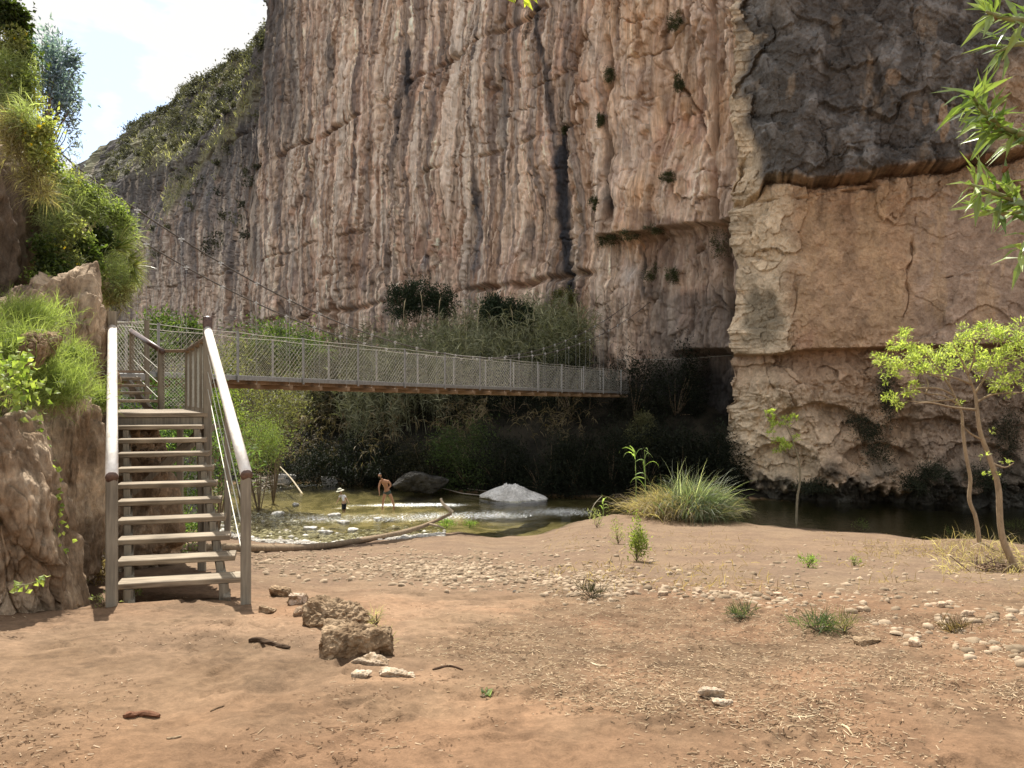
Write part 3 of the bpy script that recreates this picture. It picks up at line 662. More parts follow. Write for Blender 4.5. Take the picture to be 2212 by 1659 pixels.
# scalloped overhangs low on the wall
low = sstep(790, 860, BV)
o = o+low*(.8*n1+.5*n2+.3*np.abs(n3))
def arch(uc, vc, w, h, dep):
    t = (BU-uc)/w; va = vc+h*t*t+10*n2
    return -dep*sstep(1.1, .8, np.abs(t))*sstep(-2, 6, BV-va)*sstep(95, 10, BV-va)
o = o+arch(1770, 868, 110, 45, .7)+arch(1690, 950, 60, 30, .7)+arch(2010, 900, 130, 40, .7)+arch(1900, 960, 80, 25, .7)+arch(2120, 960, 90, 30, .6)
o = o+.5*sstep(900, 1020, BV)
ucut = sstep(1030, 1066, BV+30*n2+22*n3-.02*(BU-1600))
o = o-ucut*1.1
o = np.where(BV < -30, o-((-30-BV)/45)**1.0*3.0, o)
bx = (BU-CU)/F*BD; bz = EYE-(BV-CV)/F*BD
bn = np.array([-.255, -.967])
BX = bx+bn[0]*o*.9; BY = BD+bn[1]*o*.9; BZ = bz
# colour
tan = np.array([.51, .375, .26]); orange = np.array([.42, .265, .16]); pale = np.array([.70, .565, .40]); pink = np.array([.40, .29, .22]); blk = np.array([.075, .076, .078])
sv = fbm2(BU*.035+.5*n2, BV*.006, 4, 441); sv2 = fbm2(BU*.09, BV*.01, 4, 451)
c = np.broadcast_to(tan, BU.shape+(3,))
c = mix(c, pale, sstep(1745, 1660, BU+45*n2+20*n3)*.8)
mid = sstep(385, 440, BV)*sstep(770, 745, BV)*sstep(1680, 1740, BU+30*n2)
c = mix(c, orange, mid*sstep(2030, 1940, BU+60*sv)*(.55+.4*sstep(-.3, .3, n1)))
c = mix(c, pink, mid*sstep(1950, 2010, BU+30*n2)*.85)
c = mix(c, np.array([.42, .24, .17]), mid*sstep(1790, 1730, BU+60*n2)*sstep(-.2, .2, n1)*.5)
c = mix(c, np.array([.52, .36, .22]), mid*sstep(.15, .45, sv)*.55)
c = mix(c, np.array([.17, .10, .06]), mid*sstep(.2, .5, -sv)*sstep(560, 400, BV)*.7)
lowc = 1-upB
c = mix(c, np.array([.40, .26, .17]), lowc*sstep(880, 770, BV+30*n2)*.7)
c = mix(c, np.array([.33, .25, .19]), lowc*sstep(1930, 2050, BU+50*n2)*.75)
c = mix(c, pale*.97, lowc*sstep(1830, 1700, BU+50*n2)*sstep(820, 900, BV)*.6)
kb = np.clip(sstep(6, -9, BV-lA+14*n3)*sstep(1585, 1625, BU+30*n2+np.clip(BV-280, 0, 200)*-.35)*sstep(2330, 2150, BU+80*n1+50*n2), 0, 1)
kb = kb*(1-.75*sstep(2110, 2140, BU+20*n2)*sstep(120, 200, BV))
bb = mix(mix(np.broadcast_to(blk, c.shape), np.array([.20, .197, .195]), sstep(.0, .5, n2+.4*n3)), np.array([.10, .08, .06]), sstep(.2, .6, n1+.3*n2)*.5)
bb = mix(bb, np.array([.26, .21, .16]), sstep(.28, .6, fbm2(BU*.03, BV*.012, 4, 481))*.7)
kb = kb*np.clip(sstep(-.55, -.2, fbm2(BU*.02, BV*.02, 4, 482)+.6*sstep(1600, 1700, BU)), .25, 1)
c = mix(c, bb, kb*.93)
for (pu, pv, su, sv_, a) in ((1912, 200, 18, 22, .8), (2022, 285, 13, 45, .85), (1985, 265, 8, 30, .5), (1955, 260, 7, 25, .4)):
    c = mix(c, np.array([.36, .26, .18]), a*sstep(.9, .5, ((BU-pu)/su)**2+((BV-pv)/sv_)**2+.5*n3))
c = mix(c, np.array([.22, .12, .07]), np.exp(-((BV-lA-6-14*sv)/10)**2)*sstep(1700, 1800, BU)*.5)
gp = sstep(1.3, .1, ((BU-1650)/40)**2+((BV-690)/75)**2+1.0*n2+.5*n3)
c = mix(c, np.array([.20, .17, .12]), gp*.8)
c = mix(c, np.array([.13, .12, .10]), sstep(1.1, .6, ((BU-1910)/14)**2+((BV-830)/40)**2+.7*n2)*.4)
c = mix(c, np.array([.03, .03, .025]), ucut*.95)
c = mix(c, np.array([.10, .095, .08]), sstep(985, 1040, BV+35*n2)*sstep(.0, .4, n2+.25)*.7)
c = mix(c, c*.72, sstep(.15, .5, n3+.3*n2)*.6)*(1+.10*q2+.08*q3)[..., None]
drip = sstep(.1, .4, fbm2(BU*.05, BV*.004, 4, 491))*sstep(lA+170, lA+5, BV)*(1-upA)*sstep(1720, 1800, BU); c = mix(c, np.array([.12, .085, .06]), drip*.6)
BX = BX+(.45*fbm2(BV*.012, BV*0, 4, 471)+.2*np.floor(fbm2(BV*.03, BV*0, 3, 472)*4)/2)*sstep(1650, 1592, BU)
nr_, nc_ = BU.shape
# turn the corner: the left flank runs back to the main wall; the top slopes back
def with_flank(A3):
    return A3
P = np.stack([BX, BY, BZ], -1)
back = np.linspace(.25, 12, 26)[::-1]
edge = P[:, 0]
flx = edge[:, None, :]+np.stack([back*(edge[:, 0]/edge[:, 1]).mean()+back*.16, back, back*0], -1)[None]
flx[..., 0] += fbm2(back[None]*.5+edge[:, 2:3]*0, edge[:, 2:3]*.3+back[None]*0, 4, 461)*.4
Pf = np.concatenate([flx, P], 1)
cf = np.concatenate([np.repeat(c[:, :1], len(back), 1)*.9, c], 1)
tb = np.linspace(2, 40, 14)[::-1]
top = Pf[0][None]+np.stack([tb*0, tb, tb*.55], -1)[:, None, :]
Pf = np.concatenate([top, Pf], 0); cf = np.concatenate([np.broadcast_to(np.array([.2, .18, .13]), (len(tb),)+cf.shape[1:]), cf], 0)
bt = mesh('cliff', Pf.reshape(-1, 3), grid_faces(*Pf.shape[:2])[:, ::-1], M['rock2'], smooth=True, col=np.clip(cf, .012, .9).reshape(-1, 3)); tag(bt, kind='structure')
def butt_pt(u, v, off=.3):
    j = int(np.argmin(np.abs(uf-u))); i = int(np.argmin(np.abs(CV-(BZ[:, j]-EYE)*F/BY[:, j]-v)))
    return np.array([BX[i, j]+bn[0]*off, BY[i, j]+bn[1]*off, BZ[i, j]])
# ---------------------------------------------------------------- rocks
def rock_geo(size, seed, n=40, amp=.10, planes=9, strata=0.0, col=0.0, freq=2.0, sharp=18, crk=.012, cell=.05, zs_=.6):
    """a faceted, weathered rock: cube-sphere directions cut by random planes, then roughened. Returns V, faces, unit-space dirs"""
    rs = np.random.default_rng(seed)
    g = np.linspace(-1, 1, n); a, b = np.meshgrid(g, g); o = np.ones_like(a)
    sides = [np.stack(s, -1) for s in ((o, a, b), (-o, -a, b), (-a, o, b), (a, -o, b), (a, b, o), (a, -b, -o))]
    V = np.concatenate([np.tan(s*math.pi/4*.999).reshape(-1, 3) if False else s.reshape(-1, 3) for s in sides]); Fc = np.concatenate([grid_faces(n, n)+i*n*n for i in range(6)])
    D = unit(V)
    nn = unit(np.concatenate([np.array([[1, 0, 0], [-1, 0, 0], [0, 1, 0], [0, -1, 0], [0, 0, 1], [0, 0, -1]])+rs.normal(0, .16, (6, 3)), rs.normal(size=(planes, 3))]))
    dist = np.concatenate([rs.uniform(.8, 1.0, 6), rs.uniform(.80, 1.12, planes)])
    k = D@nn.T
    s = (np.maximum(k, 1e-3)/dist)
    r = 1/(np.sum(s**sharp, 1)**(1/sharp))
    P = D*r[:, None]
    of = rs.uniform(0, 50, 3)
    Ps = P*np.array(size)
    q = Ps/np.mean(size)*freq+of
    h = fbm3(q[:, 0], q[:, 1], q[:, 2], 5, seed)*amp
    h = h+amp*.5*(1-2*np.abs(fbm3(q[:, 0]*1.7, q[:, 1]*1.7, q[:, 2]*1.7, 3, seed+9)))-amp*.25
    for kk_ in (.7, 1.6): h = h-crk*np.exp(-(fbm3(q[:, 0]*kk_+9, q[:, 1]*kk_, q[:, 2]*kk_*.45, 3, seed+31)/.035)**2)
    if cell:
        v_, e_ = cells3(q[:, 0]*1.0, q[:, 1]*1.0, q[:, 2]*zs_, seed+41, .5); v2_, e2_ = cells3(q[:, 0]*2.6, q[:, 1]*2.6, q[:, 2]*zs_*2.4, seed+51, .5); h = h+cell*(v_+.45*v2_-.6*np.exp(-(e_/.06)**2)-.25*np.exp(-(e2_/.08)**2))
    if strata: h = h+strata*np.round(noise3(q[:, 0]*.3, q[:, 1]*.3, q[:, 2]*3.5, seed+5)*2)/2
    if col: h = h+col*(1-2*np.abs(noise3(q[:, 0]*2.2, q[:, 1]*2.2, q[:, 2]*.25, seed+6)))
    P = Ps+D*(h*np.mean(size))[:, None]
    # weld cube edges
    key = np.round(D*20000).astype(np.int64); _, idx, inv = np.unique(key, axis=0, return_index=True, return_inverse=True)
    inv = inv.ravel()
    Fc = inv[Fc]; return P[idx], Fc

def rotm(rx, ry, rz): return np.array(Matrix.Rotation(rz, 3, 'Z')@Matrix.Rotation(ry, 3, 'Y')@Matrix.Rotation(rx, 3, 'X'))

def rock(name, center, size, seed, rot=(0, 0, 0), c1=(.36, .27, .19), c2=(.46, .36, .27), mat='stone', taper=0, **kw):
    V, Fc = rock_geo(size, seed, **kw)
    if taper: V[:, :2] *= (1-taper*np.clip((V[:, 2:3]/size[2]+.6)/1.6, 0, 1))
    V = V@rotm(*rot).T
    c = mix(np.broadcast_to(np.array(c1), V.shape), np.array(c2), sstep(-.3, .35, fbm3(*(V*2.2/np.mean(size)+seed).T, 4, seed+3)))
    c = mix(c, np.array(c1)*.45, sstep(.18, .5, fbm3(*(V*np.array([3, 3, .8])/np.mean(size)+seed+3).T, 4, seed+4))*.6)
    V = V+np.asarray(center)
    o = mesh(name, V, Fc, M[mat], smooth=True, col=c)
    o['_'] = 0; del o['_']
    return o, V, Fc

# left-hand outcrop: bedrock that the stairs climb beside
OC = dict(mat='outcrop', c1=(.24, .17, .11), c2=(.48, .37, .26))
OUT = []
def outc(center, size, seed, rot=(0, 0, 0), **kw):
    a = dict(OC); a.update(kw); a['n'] = int(a.get('n', 60)*1.5); a['planes'] = a.get('planes', 9)+7; a['sharp'] = a.get('sharp', 28); a['cell'] = .08; a['zs_'] = .22; a['freq'] = a.get('freq', 2.6); o, V, Fc = rock('rock_outcrop', center, size, seed, rot, **a); tag(o, kind='structure'); OUT.append((o, V, Fc)); return o, V, Fc
outc((-4.62, 7.35, 3.75), (.52, .62, 1.12), 501, (.05, -.16, .15), n=70, amp=.10, col=.035, planes=10)           # leaning slab in front
outc((-5.6, 7.2, 3.9), (.75, .8, 1.0), 502, (0, -.05, .3), n=60, amp=.1, col=.04)
outc((-4.85, 8.62, 3.82), (.36, .5, 1.08), 503, (0, .02, .2), n=60, amp=.08, col=.06)
outc((-5.2, 9.3, 3.75), (.38, .5, 1.1), 504, (0, .05, .5), n=60, amp=.09, col=.06)
outc((-5.45, 8.3, 3.8), (.6, .9, 1.05), 505, (0, 0, .1), n=60, amp=.08, col=.05)
outc((-6.0, 10.6, 3.6), (.55, 1.1, 1.15), 506, (0, 0, .3), n=60, amp=.09, col=.05)
outc((-6.25, 12.6, 3.2), (.85, 1.6, 1.3), 507, (0, 0, .35), n=60, amp=.10, col=.05)
outc((-8.6, 12.3, 4.2), (2.1, 3.0, 2.0), 508, (0, 0, .2), n=60, amp=.08, col=.05)
outc((-8.72, 10.7, 6.3), (2.1, 1.6, 2.9), 509, (0, .03, .1), n=90, amp=.10, col=.06, c1=(.10, .075, .055), c2=(.20, .145, .10))   # face above the ledge, its shade put into darker colours
outc((-6.02, 10.9, 5.3), (.44, .62, 1.25), 510, (0, .04, .25), n=80, amp=.07, col=.13, freq=2.6)                # fluted column
outc((-6.3, 10.4, 5.5), (.40, .5, .9), 511, (0, 0, .0), n=60, amp=.06, col=.10, freq=2.6, c1=(.22, .16, .12))
outc((-8.4, 13.6, 5.2), (1.25, 1.8, 2.6), 512, (0, .06, .3), n=70, amp=.12, col=.07)
outc((-10.3, 13.6, 8.4), (2.2, 2.2, 3.2), 513, (0, .1, .3), n=60, amp=.12, col=.05, c1=(.2, .15, .11))
outc((-5.52, 10.05, 5.15), (.30, .42, 1.30), 518, (0, .03, .2), n=80, amp=.06, col=.10)
_, LV, LF = outc((-6.38, 8.9, 4.75), (1.12, 1.05, .92), 514, (.2, .26, .2), n=60, amp=.10, sharp=5, c1=(.12, .09, .055), c2=(.2, .15, .09))       # earthy ledge that carries the grass
outc((-4.66, 7.95, 5.45), (.17, .3, .23), 515, (.3, .35, .3), n=50, amp=.10, planes=4, sharp=4, c1=(.24, .16, .10), c2=(.36, .26, .16))          # rounded lump in the grass
outc((-5.55, 7.4, 4.78), (.36, .3, .2), 516, (0, 0, .4), n=40, amp=.16, c1=(.30, .18, .11), c2=(.42, .28, .19))
outc((-5.25, 10.1, 4.6), (.22, .3, .5), 517, (.1, .3, .1), n=40, amp=.2, c1=(.08, .06, .045), c2=(.20, .14, .10))

# boulders in and beside the river
def at(u, v, d): return W(u, v, d)
def boulder(label, u, v, d, size, seed, rot=(0, 0, 0), group=None, name='boulder', cat='boulder', **kw):
    o, V, Fc = rock(name, W(u, v, d), size, seed, rot, **kw); tag(o, label, cat, group); return o
boulder('pale pointed boulder standing in the dark water under the bridge', 1113, 1068, 39.0, (1.95, 1.0, .42), 524, (0, 0, .1), n=64, amp=.12, planes=6, sharp=6, taper=.75, c1=(.58, .56, .53), c2=(.76, .74, .71))
boulder('big grey rounded boulder on the far bank behind the bathing man', 905, 1042, 40.8, (1.2, .8, .5), 522, (0, .16, .2), n=60, amp=.14, planes=8, sharp=9, c1=(.035, .033, .029), c2=(.075, .071, .064))  # near-black because the shade on it is put into its colour
boulder('small pale rock at the far water edge left of the leaning pole', 612, 1036, 45, (.55, .4, .35), 523, n=30, amp=.1, c1=(.35, .33, .31), c2=(.5, .48, .45))
boulder('low grey rock at the far water edge right of the pole', 712, 1042, 45, (.5, .4, .25), 524, n=30, amp=.1, c1=(.25, .24, .22), c2=(.36, .35, .33))
boulder('little rock breaking the dark river surface near the grass tussock', 1222, 1110, 34, (.22, .16, .10), 525, n=24, amp=.1, c1=(.3, .3, .29), c2=(.42, .42, .41))

# rocks on the dirt in front
def grock(label, u, v, size, seed, rot=(0, 0, 0), sink=.25, **kw):
    p = GP(u, v); a = dict(c1=(.20, .135, .08), c2=(.36, .26, .165)); a.update(kw)
    o, V, Fc = rock('rock', p+np.array([0, size[1]*.5, size[2]*(.9-2*sink)]), size, seed, rot, **a); tag(o, label, 'rock', 'rocks embedded in the dirt'); return o
grock('large craggy rock leaning behind the flat-topped one', 724, 1352, (.265, .15, .12), 531, (.55, .05, .1), n=80, amp=.26, planes=10, strata=.03)
grock('wedge-shaped rock with a flat pale top and dark face', 767, 1412, (.245, .13, .115), 532, (.75, -.06, -.05), n=80, amp=.20, planes=8, strata=.03, sink=.2)
grock('smaller pale rock second from the far end of the line', 640, 1305, (.10, .09, .065), 533, n=44, amp=.2, c2=(.55, .44, .34))
grock('knobbly rock at the far end of the line of rocks', 606, 1288, (.115, .08, .06), 534, (0, .2, 0), n=44, amp=.2)
grock('dark little stone tucked left of the craggy rock', 646, 1330, (.055, .05, .045), 535, n=30, amp=.2, c1=(.22, .15, .1), c2=(.33, .24, .16))
grock('loose angular stone lying between the stairs and the rocks', 575, 1325, (.075, .04, .03), 536, (0, .3, .3), n=30, amp=.2, sink=.1)
grock('pale slab half buried in front of the wedge rock', 806, 1436, (.115, .08, .035), 537, (0, .15, -.3), n=40, amp=.18, c2=(.46, .36, .26), sink=.4)
grock('whitish stone flush with the dirt past the pale slab', 856, 1462, (.12, .05, .028), 538, (0, .1, -.2), n=40, amp=.22, c1=(.38, .29, .2), c2=(.50, .41, .31), sink=.4)
grock('chalky bit of stone just left of the whitish flush stone', 780, 1462, (.055, .04, .022), 539, n=30, amp=.2, c1=(.38, .29, .2), c2=(.50, .41, .31), sink=.3)
grock('rounded stone at the foot of the wedge rock', 748, 1408, (.05, .04, .035), 540, n=30, amp=.15, sink=.2)
grock('broken whitish stone alone in the straw litter', 1538, 1510, (.075, .05, .035), 541, (0, .2, .4), n=34, amp=.22, c1=(.40, .31, .22), c2=(.52, .43, .33), sink=.3)
grock('flat chip of stone beside the lone whitish stone', 1562, 1528, (.055, .03, .015), 542, n=30, amp=.2, c1=(.40, .31, .22), c2=(.52, .43, .33), sink=.3)
grock('low brown stone half sunk at the edge of the pebble strip', 1880, 1392, (.085, .05, .03), 543, n=30, amp=.2, sink=.3)
# ---------------------------------------------------------------- lower stairs and landing
st = thing('wooden_stairs', 'wooden open stairs with pale pole handrails climbing beside the rock to a landing', 'stairs', (-3.2, 7.6, 3.0))
RV = np.array([math.cos(math.radians(16)), math.sin(math.radians(16)), 0]); FV = np.array([-RV[1], RV[0], 0])
L0 = np.array([-3.84, 7.87, 0]); L1 = np.array([-5.36, 11.0, 0]); RISE = .159; WID = 1.14
def trl(i, z=True): p = L0+(L1-L0)*(i/10); return p+np.array([0, 0, 3.0+RISE*(i+1)])
def part(mb, name, mat, par, smooth=False): return mb.build(name, M[mat], par, smooth)
for i in range(10):
    m = MB(); p = trl(i)+FV*.15-np.array([0, 0, .028]); rs = np.random.default_rng(i)
    m.beam(p+np.array([0, 0, rs.uniform(-.004, .004)]), p+RV*(WID-.01*i), .30, .056); part(m, 'tread', 'tread', st)
for s, nm in ((.10, 'a'), (WID-.16, 'b')):
    m = MB(); a = trl(-.55)+RV*s+FV*.16-np.array([0, 0, .17]); b = trl(9.9)+RV*s+FV*.16-np.array([0, 0, .17]); m.beam(a, b, .07, .17, up=(0, 0, 1))
    for i in range(10):     # cleat blocks that carry each tread
        q = trl(i)+RV*s+FV*.02-np.array([0, 0, .058]); m.beam(q-np.array([0, 0, .14]), q, .065, .07, up=RV)
    f0 = trl(0)+RV*s+FV*.04; m.beam(np.array([f0[0], f0[1], 2.8]), f0-np.array([0, 0, .06]), .08, .09, up=RV)
    part(m, 'stringer', 'post', st)
PB = [np.array([-3.70, 7.49, 2.85]), np.array([-2.53, 7.70, 2.85])]; PTZ = 4.215
PT = [np.array([-5.45, 11.05, 5.92]), np.array([-4.27, 11.36, 5.92])]
for k in range(2):
    m = MB(); m.beam(PB[k], np.array([PB[k][0], PB[k][1], PTZ]), .095, .095, up=RV); part(m, 'post', 'post', st)
    m = MB(); m.beam(PT[k]*[1, 1, 0]+[0, 0, 3.0 if k else 4.2], PT[k]+np.array([0, 0, .22 if k == 0 else .05]), .11, .11, up=RV); part(m, 'post', 'post', st)
    m = MB(); a = np.array([PB[k][0], PB[k][1], PTZ+.05]); d = unit(PT[k]-a); m.tube([a-d*.06, a+d*1.0, a+d*2.5, PT[k]], .056, 12); rl = part(m, 'handrail', 'rail', st, True)
    m = MB(); m.tube([a-d*.066, a-d*.055], .057, 12); part(m, 'cut_end', 'raildark', rl, True)
m = MB(); mid = trl(4.6)+RV*(WID+.06); m.beam(mid-np.array([0, 0, .55]), mid+np.array([0, 0, 1.02]), .09, .07, up=RV); part(m, 'post', 'post', st)
m = MB(); m.beam(PT[1]+[0, 0, .02], PT[1]+[0, 0, .13], .12, .12, up=RV); m.tube([PT[1]+[0, 0, .12], PT[1]+[0, 0, .17], PT[1]+[0, 0, .185]], [.066, .06, .03], 10); part(m, 'post_cap', 'raildark', st)
for k in range(2):
    for h in (.28, .52, .76):
        m = MB(); a = np.array([PB[k][0], PB[k][1], PTZ-1.16+h]); b = PT[k]-np.array([0, 0, 1.1-h]); mm_ = (a+b)/2-np.array([0, 0, .015]); m.tube([a, mm_, b], .006, 5); part(m, 'guard_wire', 'wire', st)
# landing
LZ = 4.75
LP = [np.array([-5.42, 10.95, LZ]), np.array([-4.24, 11.29, LZ]), np.array([-5.85, 14.55, LZ]), np.array([-7.2, 13.8, LZ])]
m = MB(); nb = 11
for i in range(nb):
    t0 = i/nb; t1 = (i+1)/nb-.006
    a0 = LP[0]+(LP[3]-LP[0])*t0; a1 = LP[0]+(LP[3]-LP[0])*t1; b0 = LP[1]+(LP[2]-LP[1])*t0; b1 = LP[1]+(LP[2]-LP[1])*t1
    dz = np.array([0, 0, .055]); m.hexa([a0-dz, b0-dz, b1-dz, a1-dz, a0, b0, b1, a1])
part(m, 'landing_deck', 'tread', st)
for a, b in ((LP[0], LP[1]), (LP[1], LP[2]), (LP[3], LP[2]), (LP[0], LP[3])):
    m = MB(); ins = (sum(LP)/4-(a+b)/2)*.03; e = unit(b-a)*.06; m.beam(a+ins+e-[0, 0, .135], b+ins-e-[0, 0, .135], .07, .155); part(m, 'landing_beam', 'post', st)
for a, z0 in ((LP[0]+[.1, .12, 0], 3.9), (LP[1]+[-.12, .1, 0], 2.4), (LP[2]+[-.05, -.15, 0], 1.5), (LP[3]+[.2, 0, 0], 3.0)):
    m = MB(); m.beam(np.array([a[0], a[1], z0]), np.array([a[0], a[1], LZ-.06]), .11, .11, up=RV); part(m, 'landing_leg', 'post', st)
for a, b in ((LP[1]+[-.12, .2, -.2], LP[0]+[.2, .2, -1.1]), (LP[1]+[-.3, 1.2, -.2], LP[0]+[0, 1.2, -1.0])):
    m = MB(); m.beam(a, b, .07, .09); part(m, 'brace', 'post', st)
# railing on the open side of the landing: balusters, sloping top rail, netting
e0 = LP[1]+np.array([.02, .05, 0]); e1 = LP[2]+np.array([.02, .0, 0]); e2 = np.array([-6.22, 14.42, LZ])
for t in (.12, .30, .52, .76, 1.0):
    p = e0+(e1-e0)*t; m = MB(); m.beam(p-[0, 0, .2], p+[0, 0, 1.02], .08, .06, up=e1-e0); part(m, 'baluster', 'post', st)
m = MB(); m.beam(e0+[0, 0, 1.06], e1+[0, 0, 1.04], .09, .06); m.beam(e1+[0, 0, 1.04], e2+[0, 0, 1.03], .08, .055); part(m, 'top_rail', 'timber', st)
def net(a, b, h, sp=.075, r=.0035, r2=.003, z0=.05, both=True):
    """chain-link between a and b, h high: two families of sloping wires as thin triangular rods"""
    a = np.asarray(a, float); b = np.asarray(b, float); Ln = np.linalg.norm((b-a)[:2]); V = []; q = []; n = 0
    d = (b-a)/Ln; nrm = np.array([-d[1], d[0], 0]); nrm /= np.linalg.norm(nrm)
    for fam, rad in ((1, r), (-1, r2))[:2 if both else 1]:
        x = -h
        while x < Ln+h:
            x += sp
            s0, s1 = (x, x+h*.95*fam)
            z_0, z_1 = (0, h)
            pts = []
            for s, z in ((s0, 0.), (s1, h)): pts.append((s, z))
            (sa, za), (sb, zb_) = pts
            def cl(sv): return za+(zb_-za)*(sv-sa)/(sb-sa)
            lo, hi = min(sa, sb), max(sa, sb)
            l2, h2 = max(lo, 0), min(hi, Ln)
            if h2-l2 < .02: continue
            A = a+d*l2+np.array([0, 0, z0+cl(l2)]); B = a+d*h2+np.array([0, 0, z0+cl(h2)])
            t = unit(B-A); u2 = np.cross(t, nrm)
            for Q in (A, B):
                for an in (0, 2.1, 4.2): V.append(Q+nrm*rad*math.cos(an)+u2*rad*math.sin(an)+nrm*fam*rad)
            q += [[n, n+1, n+4, n+3], [n+1, n+2, n+5, n+4], [n+2, n, n+3, n+5]]; n += 6
    return np.array(V), np.array(q)
m = MB()
V, q = net(e0, e1, .93, .06, .003); m.add(V, q=q); V, q = net(e1, e2, .93, .06, .003); m.add(V, q=q); part(m, 'netting', 'wire', st)

# ---------------------------------------------------------------- upper flight to the bridge deck
F2 = unit(np.array([-1.68, 2.4, 0])); R2 = np.array([F2[1], -F2[0], 0]); DK = 5.46
up = thing('wooden_stairs', 'short upper flight of wooden steps from the landing to the bridge platform', 'stairs', (-6.9, 14.6, LZ))
u0 = np.array([-6.30, 14.42, LZ])
for i in range(4):
    p = u0+F2*(.12+i*.52)+[0, 0, (i+1)*.142]; m = MB(); m.beam(p, p-R2*1.25, .30, .05); part(m, 'tread', 'tread', up)
for s in (.08, 1.15):
    m = MB(); m.beam(u0-R2*s-[0, 0, .1], u0-R2*s+F2*2.4+[0, 0, .52], .06, .16); part(m, 'stringer', 'post', up)
pa = u0+R2*.05+[0, 0, -.2]; pb = u0+R2*.05+F2*2.75+[0, 0, .5]
m = MB(); m.beam(pa, pa+[0, 0, 1.28], .10, .10, up=F2); part(m, 'post', 'post', up)
m = MB(); m.beam(pb-[0, 0, .3], pb+[0, 0, 1.05], .09, .09, up=F2); part(m, 'post', 'post', up)
m = MB(); d = unit(pb+[0, 0, 1.02]-(pa+[0, 0, 1.2])); m.tube([pa+[0, 0, 1.24]-d*.1, pb+[0, 0, 1.06]+d*.12], .05, 10); part(m, 'handrail', 'raildark', up, True)
for h in (.35, .62, .88):
    m = MB(); m.tube([pa+[0, 0, h], pb+[0, 0, h-.12]], .006, 5); part(m, 'guard_wire', 'wire', up)

# ---------------------------------------------------------------- suspension bridge
B0 = np.array([-7.28, 21.4, 0]); BS = np.array([1.196, 2.057, 0]); BD_ = unit(BS); BP = np.array([-BD_[1], BD_[0], 0]); BW = 1.12
def dz_(k): return 5.46-.170*(k/6)-.02*math.sin(math.pi*min(max(k, 0), 11)/11)
K0, K1 = -1.95, 11.55
br = thing('suspension_bridge', 'narrow suspension footbridge with wire netting sides crossing above the river', 'bridge', B0+BS*5+[0, 0, 5.3])
def bp(k, side=0, z=0): return B0+BS*k+BP*BW*side+[0, 0, dz_(k)+z]
m = MB(); ks = np.arange(K0, K1, .066)
for i, k in enumerate(ks):
    kk = k+.06
    a, b, c_, d = bp(k, .04), bp(k, .96), bp(kk, .96), bp(kk, .04); t = np.array([0, 0, .045]); m.hexa([a-t, d-t, c_-t, b-t, a, d, c_, b])
part(m, 'deck', 'board', br)
for sd_ in (0, 1):
    m = MB(); kk = np.linspace(K0, K1, 15)
    for a, b in zip(kk[:-1], kk[1:]): m.beam(bp(a, sd_, -.005), bp(b+.004, sd_, -.005), .06, .13)
    part(m, 'edge_beam', 'steel', br)
    m = MB()
    for a, b in zip(kk[:-1], kk[1:]): m.beam(bp(a, .2+.6*sd_, -.105), bp(b, .2+.6*sd_, -.105), .09, .12)
    part(m, 'joist', 'timber', br)
beams = np.arange(-1.75, 11.6, .5)
for k in beams:
    m = MB(); m.beam(bp(k, -.16, -.215), bp(k, 1.14, -.215), .13, .13, up=(0, 0, 1)); part(m, 'cross_beam', 'timber', br)
for sd_ in (0, 1):
    for k in range(-1, 12):
        m = MB(); o_ = -.05 if sd_ == 0 else 1.05; m.beam(bp(k, o_, -.12), bp(k, o_, 1.22), .055, .055, up=BD_); part(m, 'post', 'steel', br)
    m = MB(); kk = np.arange(K0, K1, .25); m.tube([bp(k, sd_, 1.2-.03*math.sin(math.pi*(k % 1))) for k in kk], .009, 5); part(m, 'top_wire', 'wire', br)
    m = MB()
    for a, b in zip(np.linspace(K0, K1, 28)[:-1], np.linspace(K0, K1, 28)[1:]):
        A_ = bp(a, sd_); B_ = bp(b, sd_); V, q = net(A_, B_, 1.08, .14, .0042, .0022); m.add(V, q=q)
    part(m, 'netting', 'wire', br)
# main cables from the rock on the left to the cliff on the right
def z2(x, y): return ((800+x/1.164)/1.8228, (1100+y/1.164)/1.8228)
CP = [(160, 365), (250, 425)]+[z2(*p) for p in ((226, 20), (500, 150), (740, 248), (950, 310), (1130, 348), (1293, 362), (1440, 357), (1600, 330), (1750, 285), (1900, 205), (2062, 85))]
kz = []
for u, v in CP:
    r_ = (u-CU)/F; k = (r_*B0[1]-B0[0])/(BS[0]-r_*BS[1]); Y_ = B0[1]+BS[1]*k; kz.append((k, EYE-(v-CV)*Y_/F))
kz = np.array(kz); pf = np.polyfit(kz[:, 0], kz[:, 1], 5)
def cz(k): return float(np.polyval(pf, k))
kend = kz[-1, 0]
for sd_ in (0, 1):
    o_ = -.10 if sd_ == 0 else 1.10
    def cpt(k): p = bp(k, o_); p[2] = cz(k) if k > kz[0, 0] else cz(kz[0, 0])+(kz[0, 0]-k)*2.35*.62; return p
    ke = kend+.12
    m = MB(); m.tube([cpt(k) for k in np.concatenate([[-4.2, -3], np.arange(kz[0, 0], ke, .25), [ke]])], .019, 6); cb = part(m, 'main_cable', 'cable', br, True)
    for k in beams:
        if k < -1.3 and sd_ == 0 and False: continue
        c_ = cpt(k); m = MB()
        m.beam(c_-BD_*.075, c_+BD_*.075, .034, .04); m.tube([c_+[0, 0, -.02], c_+[0, 0, .055]], .013, 5); m.beam(c_-BD_*.03+[0, 0, -.05], c_+BD_*.03+[0, 0, -.05], .02, .03); part(m, 'clamp', 'clamp', cb)
        b_ = bp(k, o_, -.2)
        if c_[2]-b_[2] > .15: m = MB(); m.tube([c_, b_], .005, 5); part(m, 'hanger', 'steel', br)
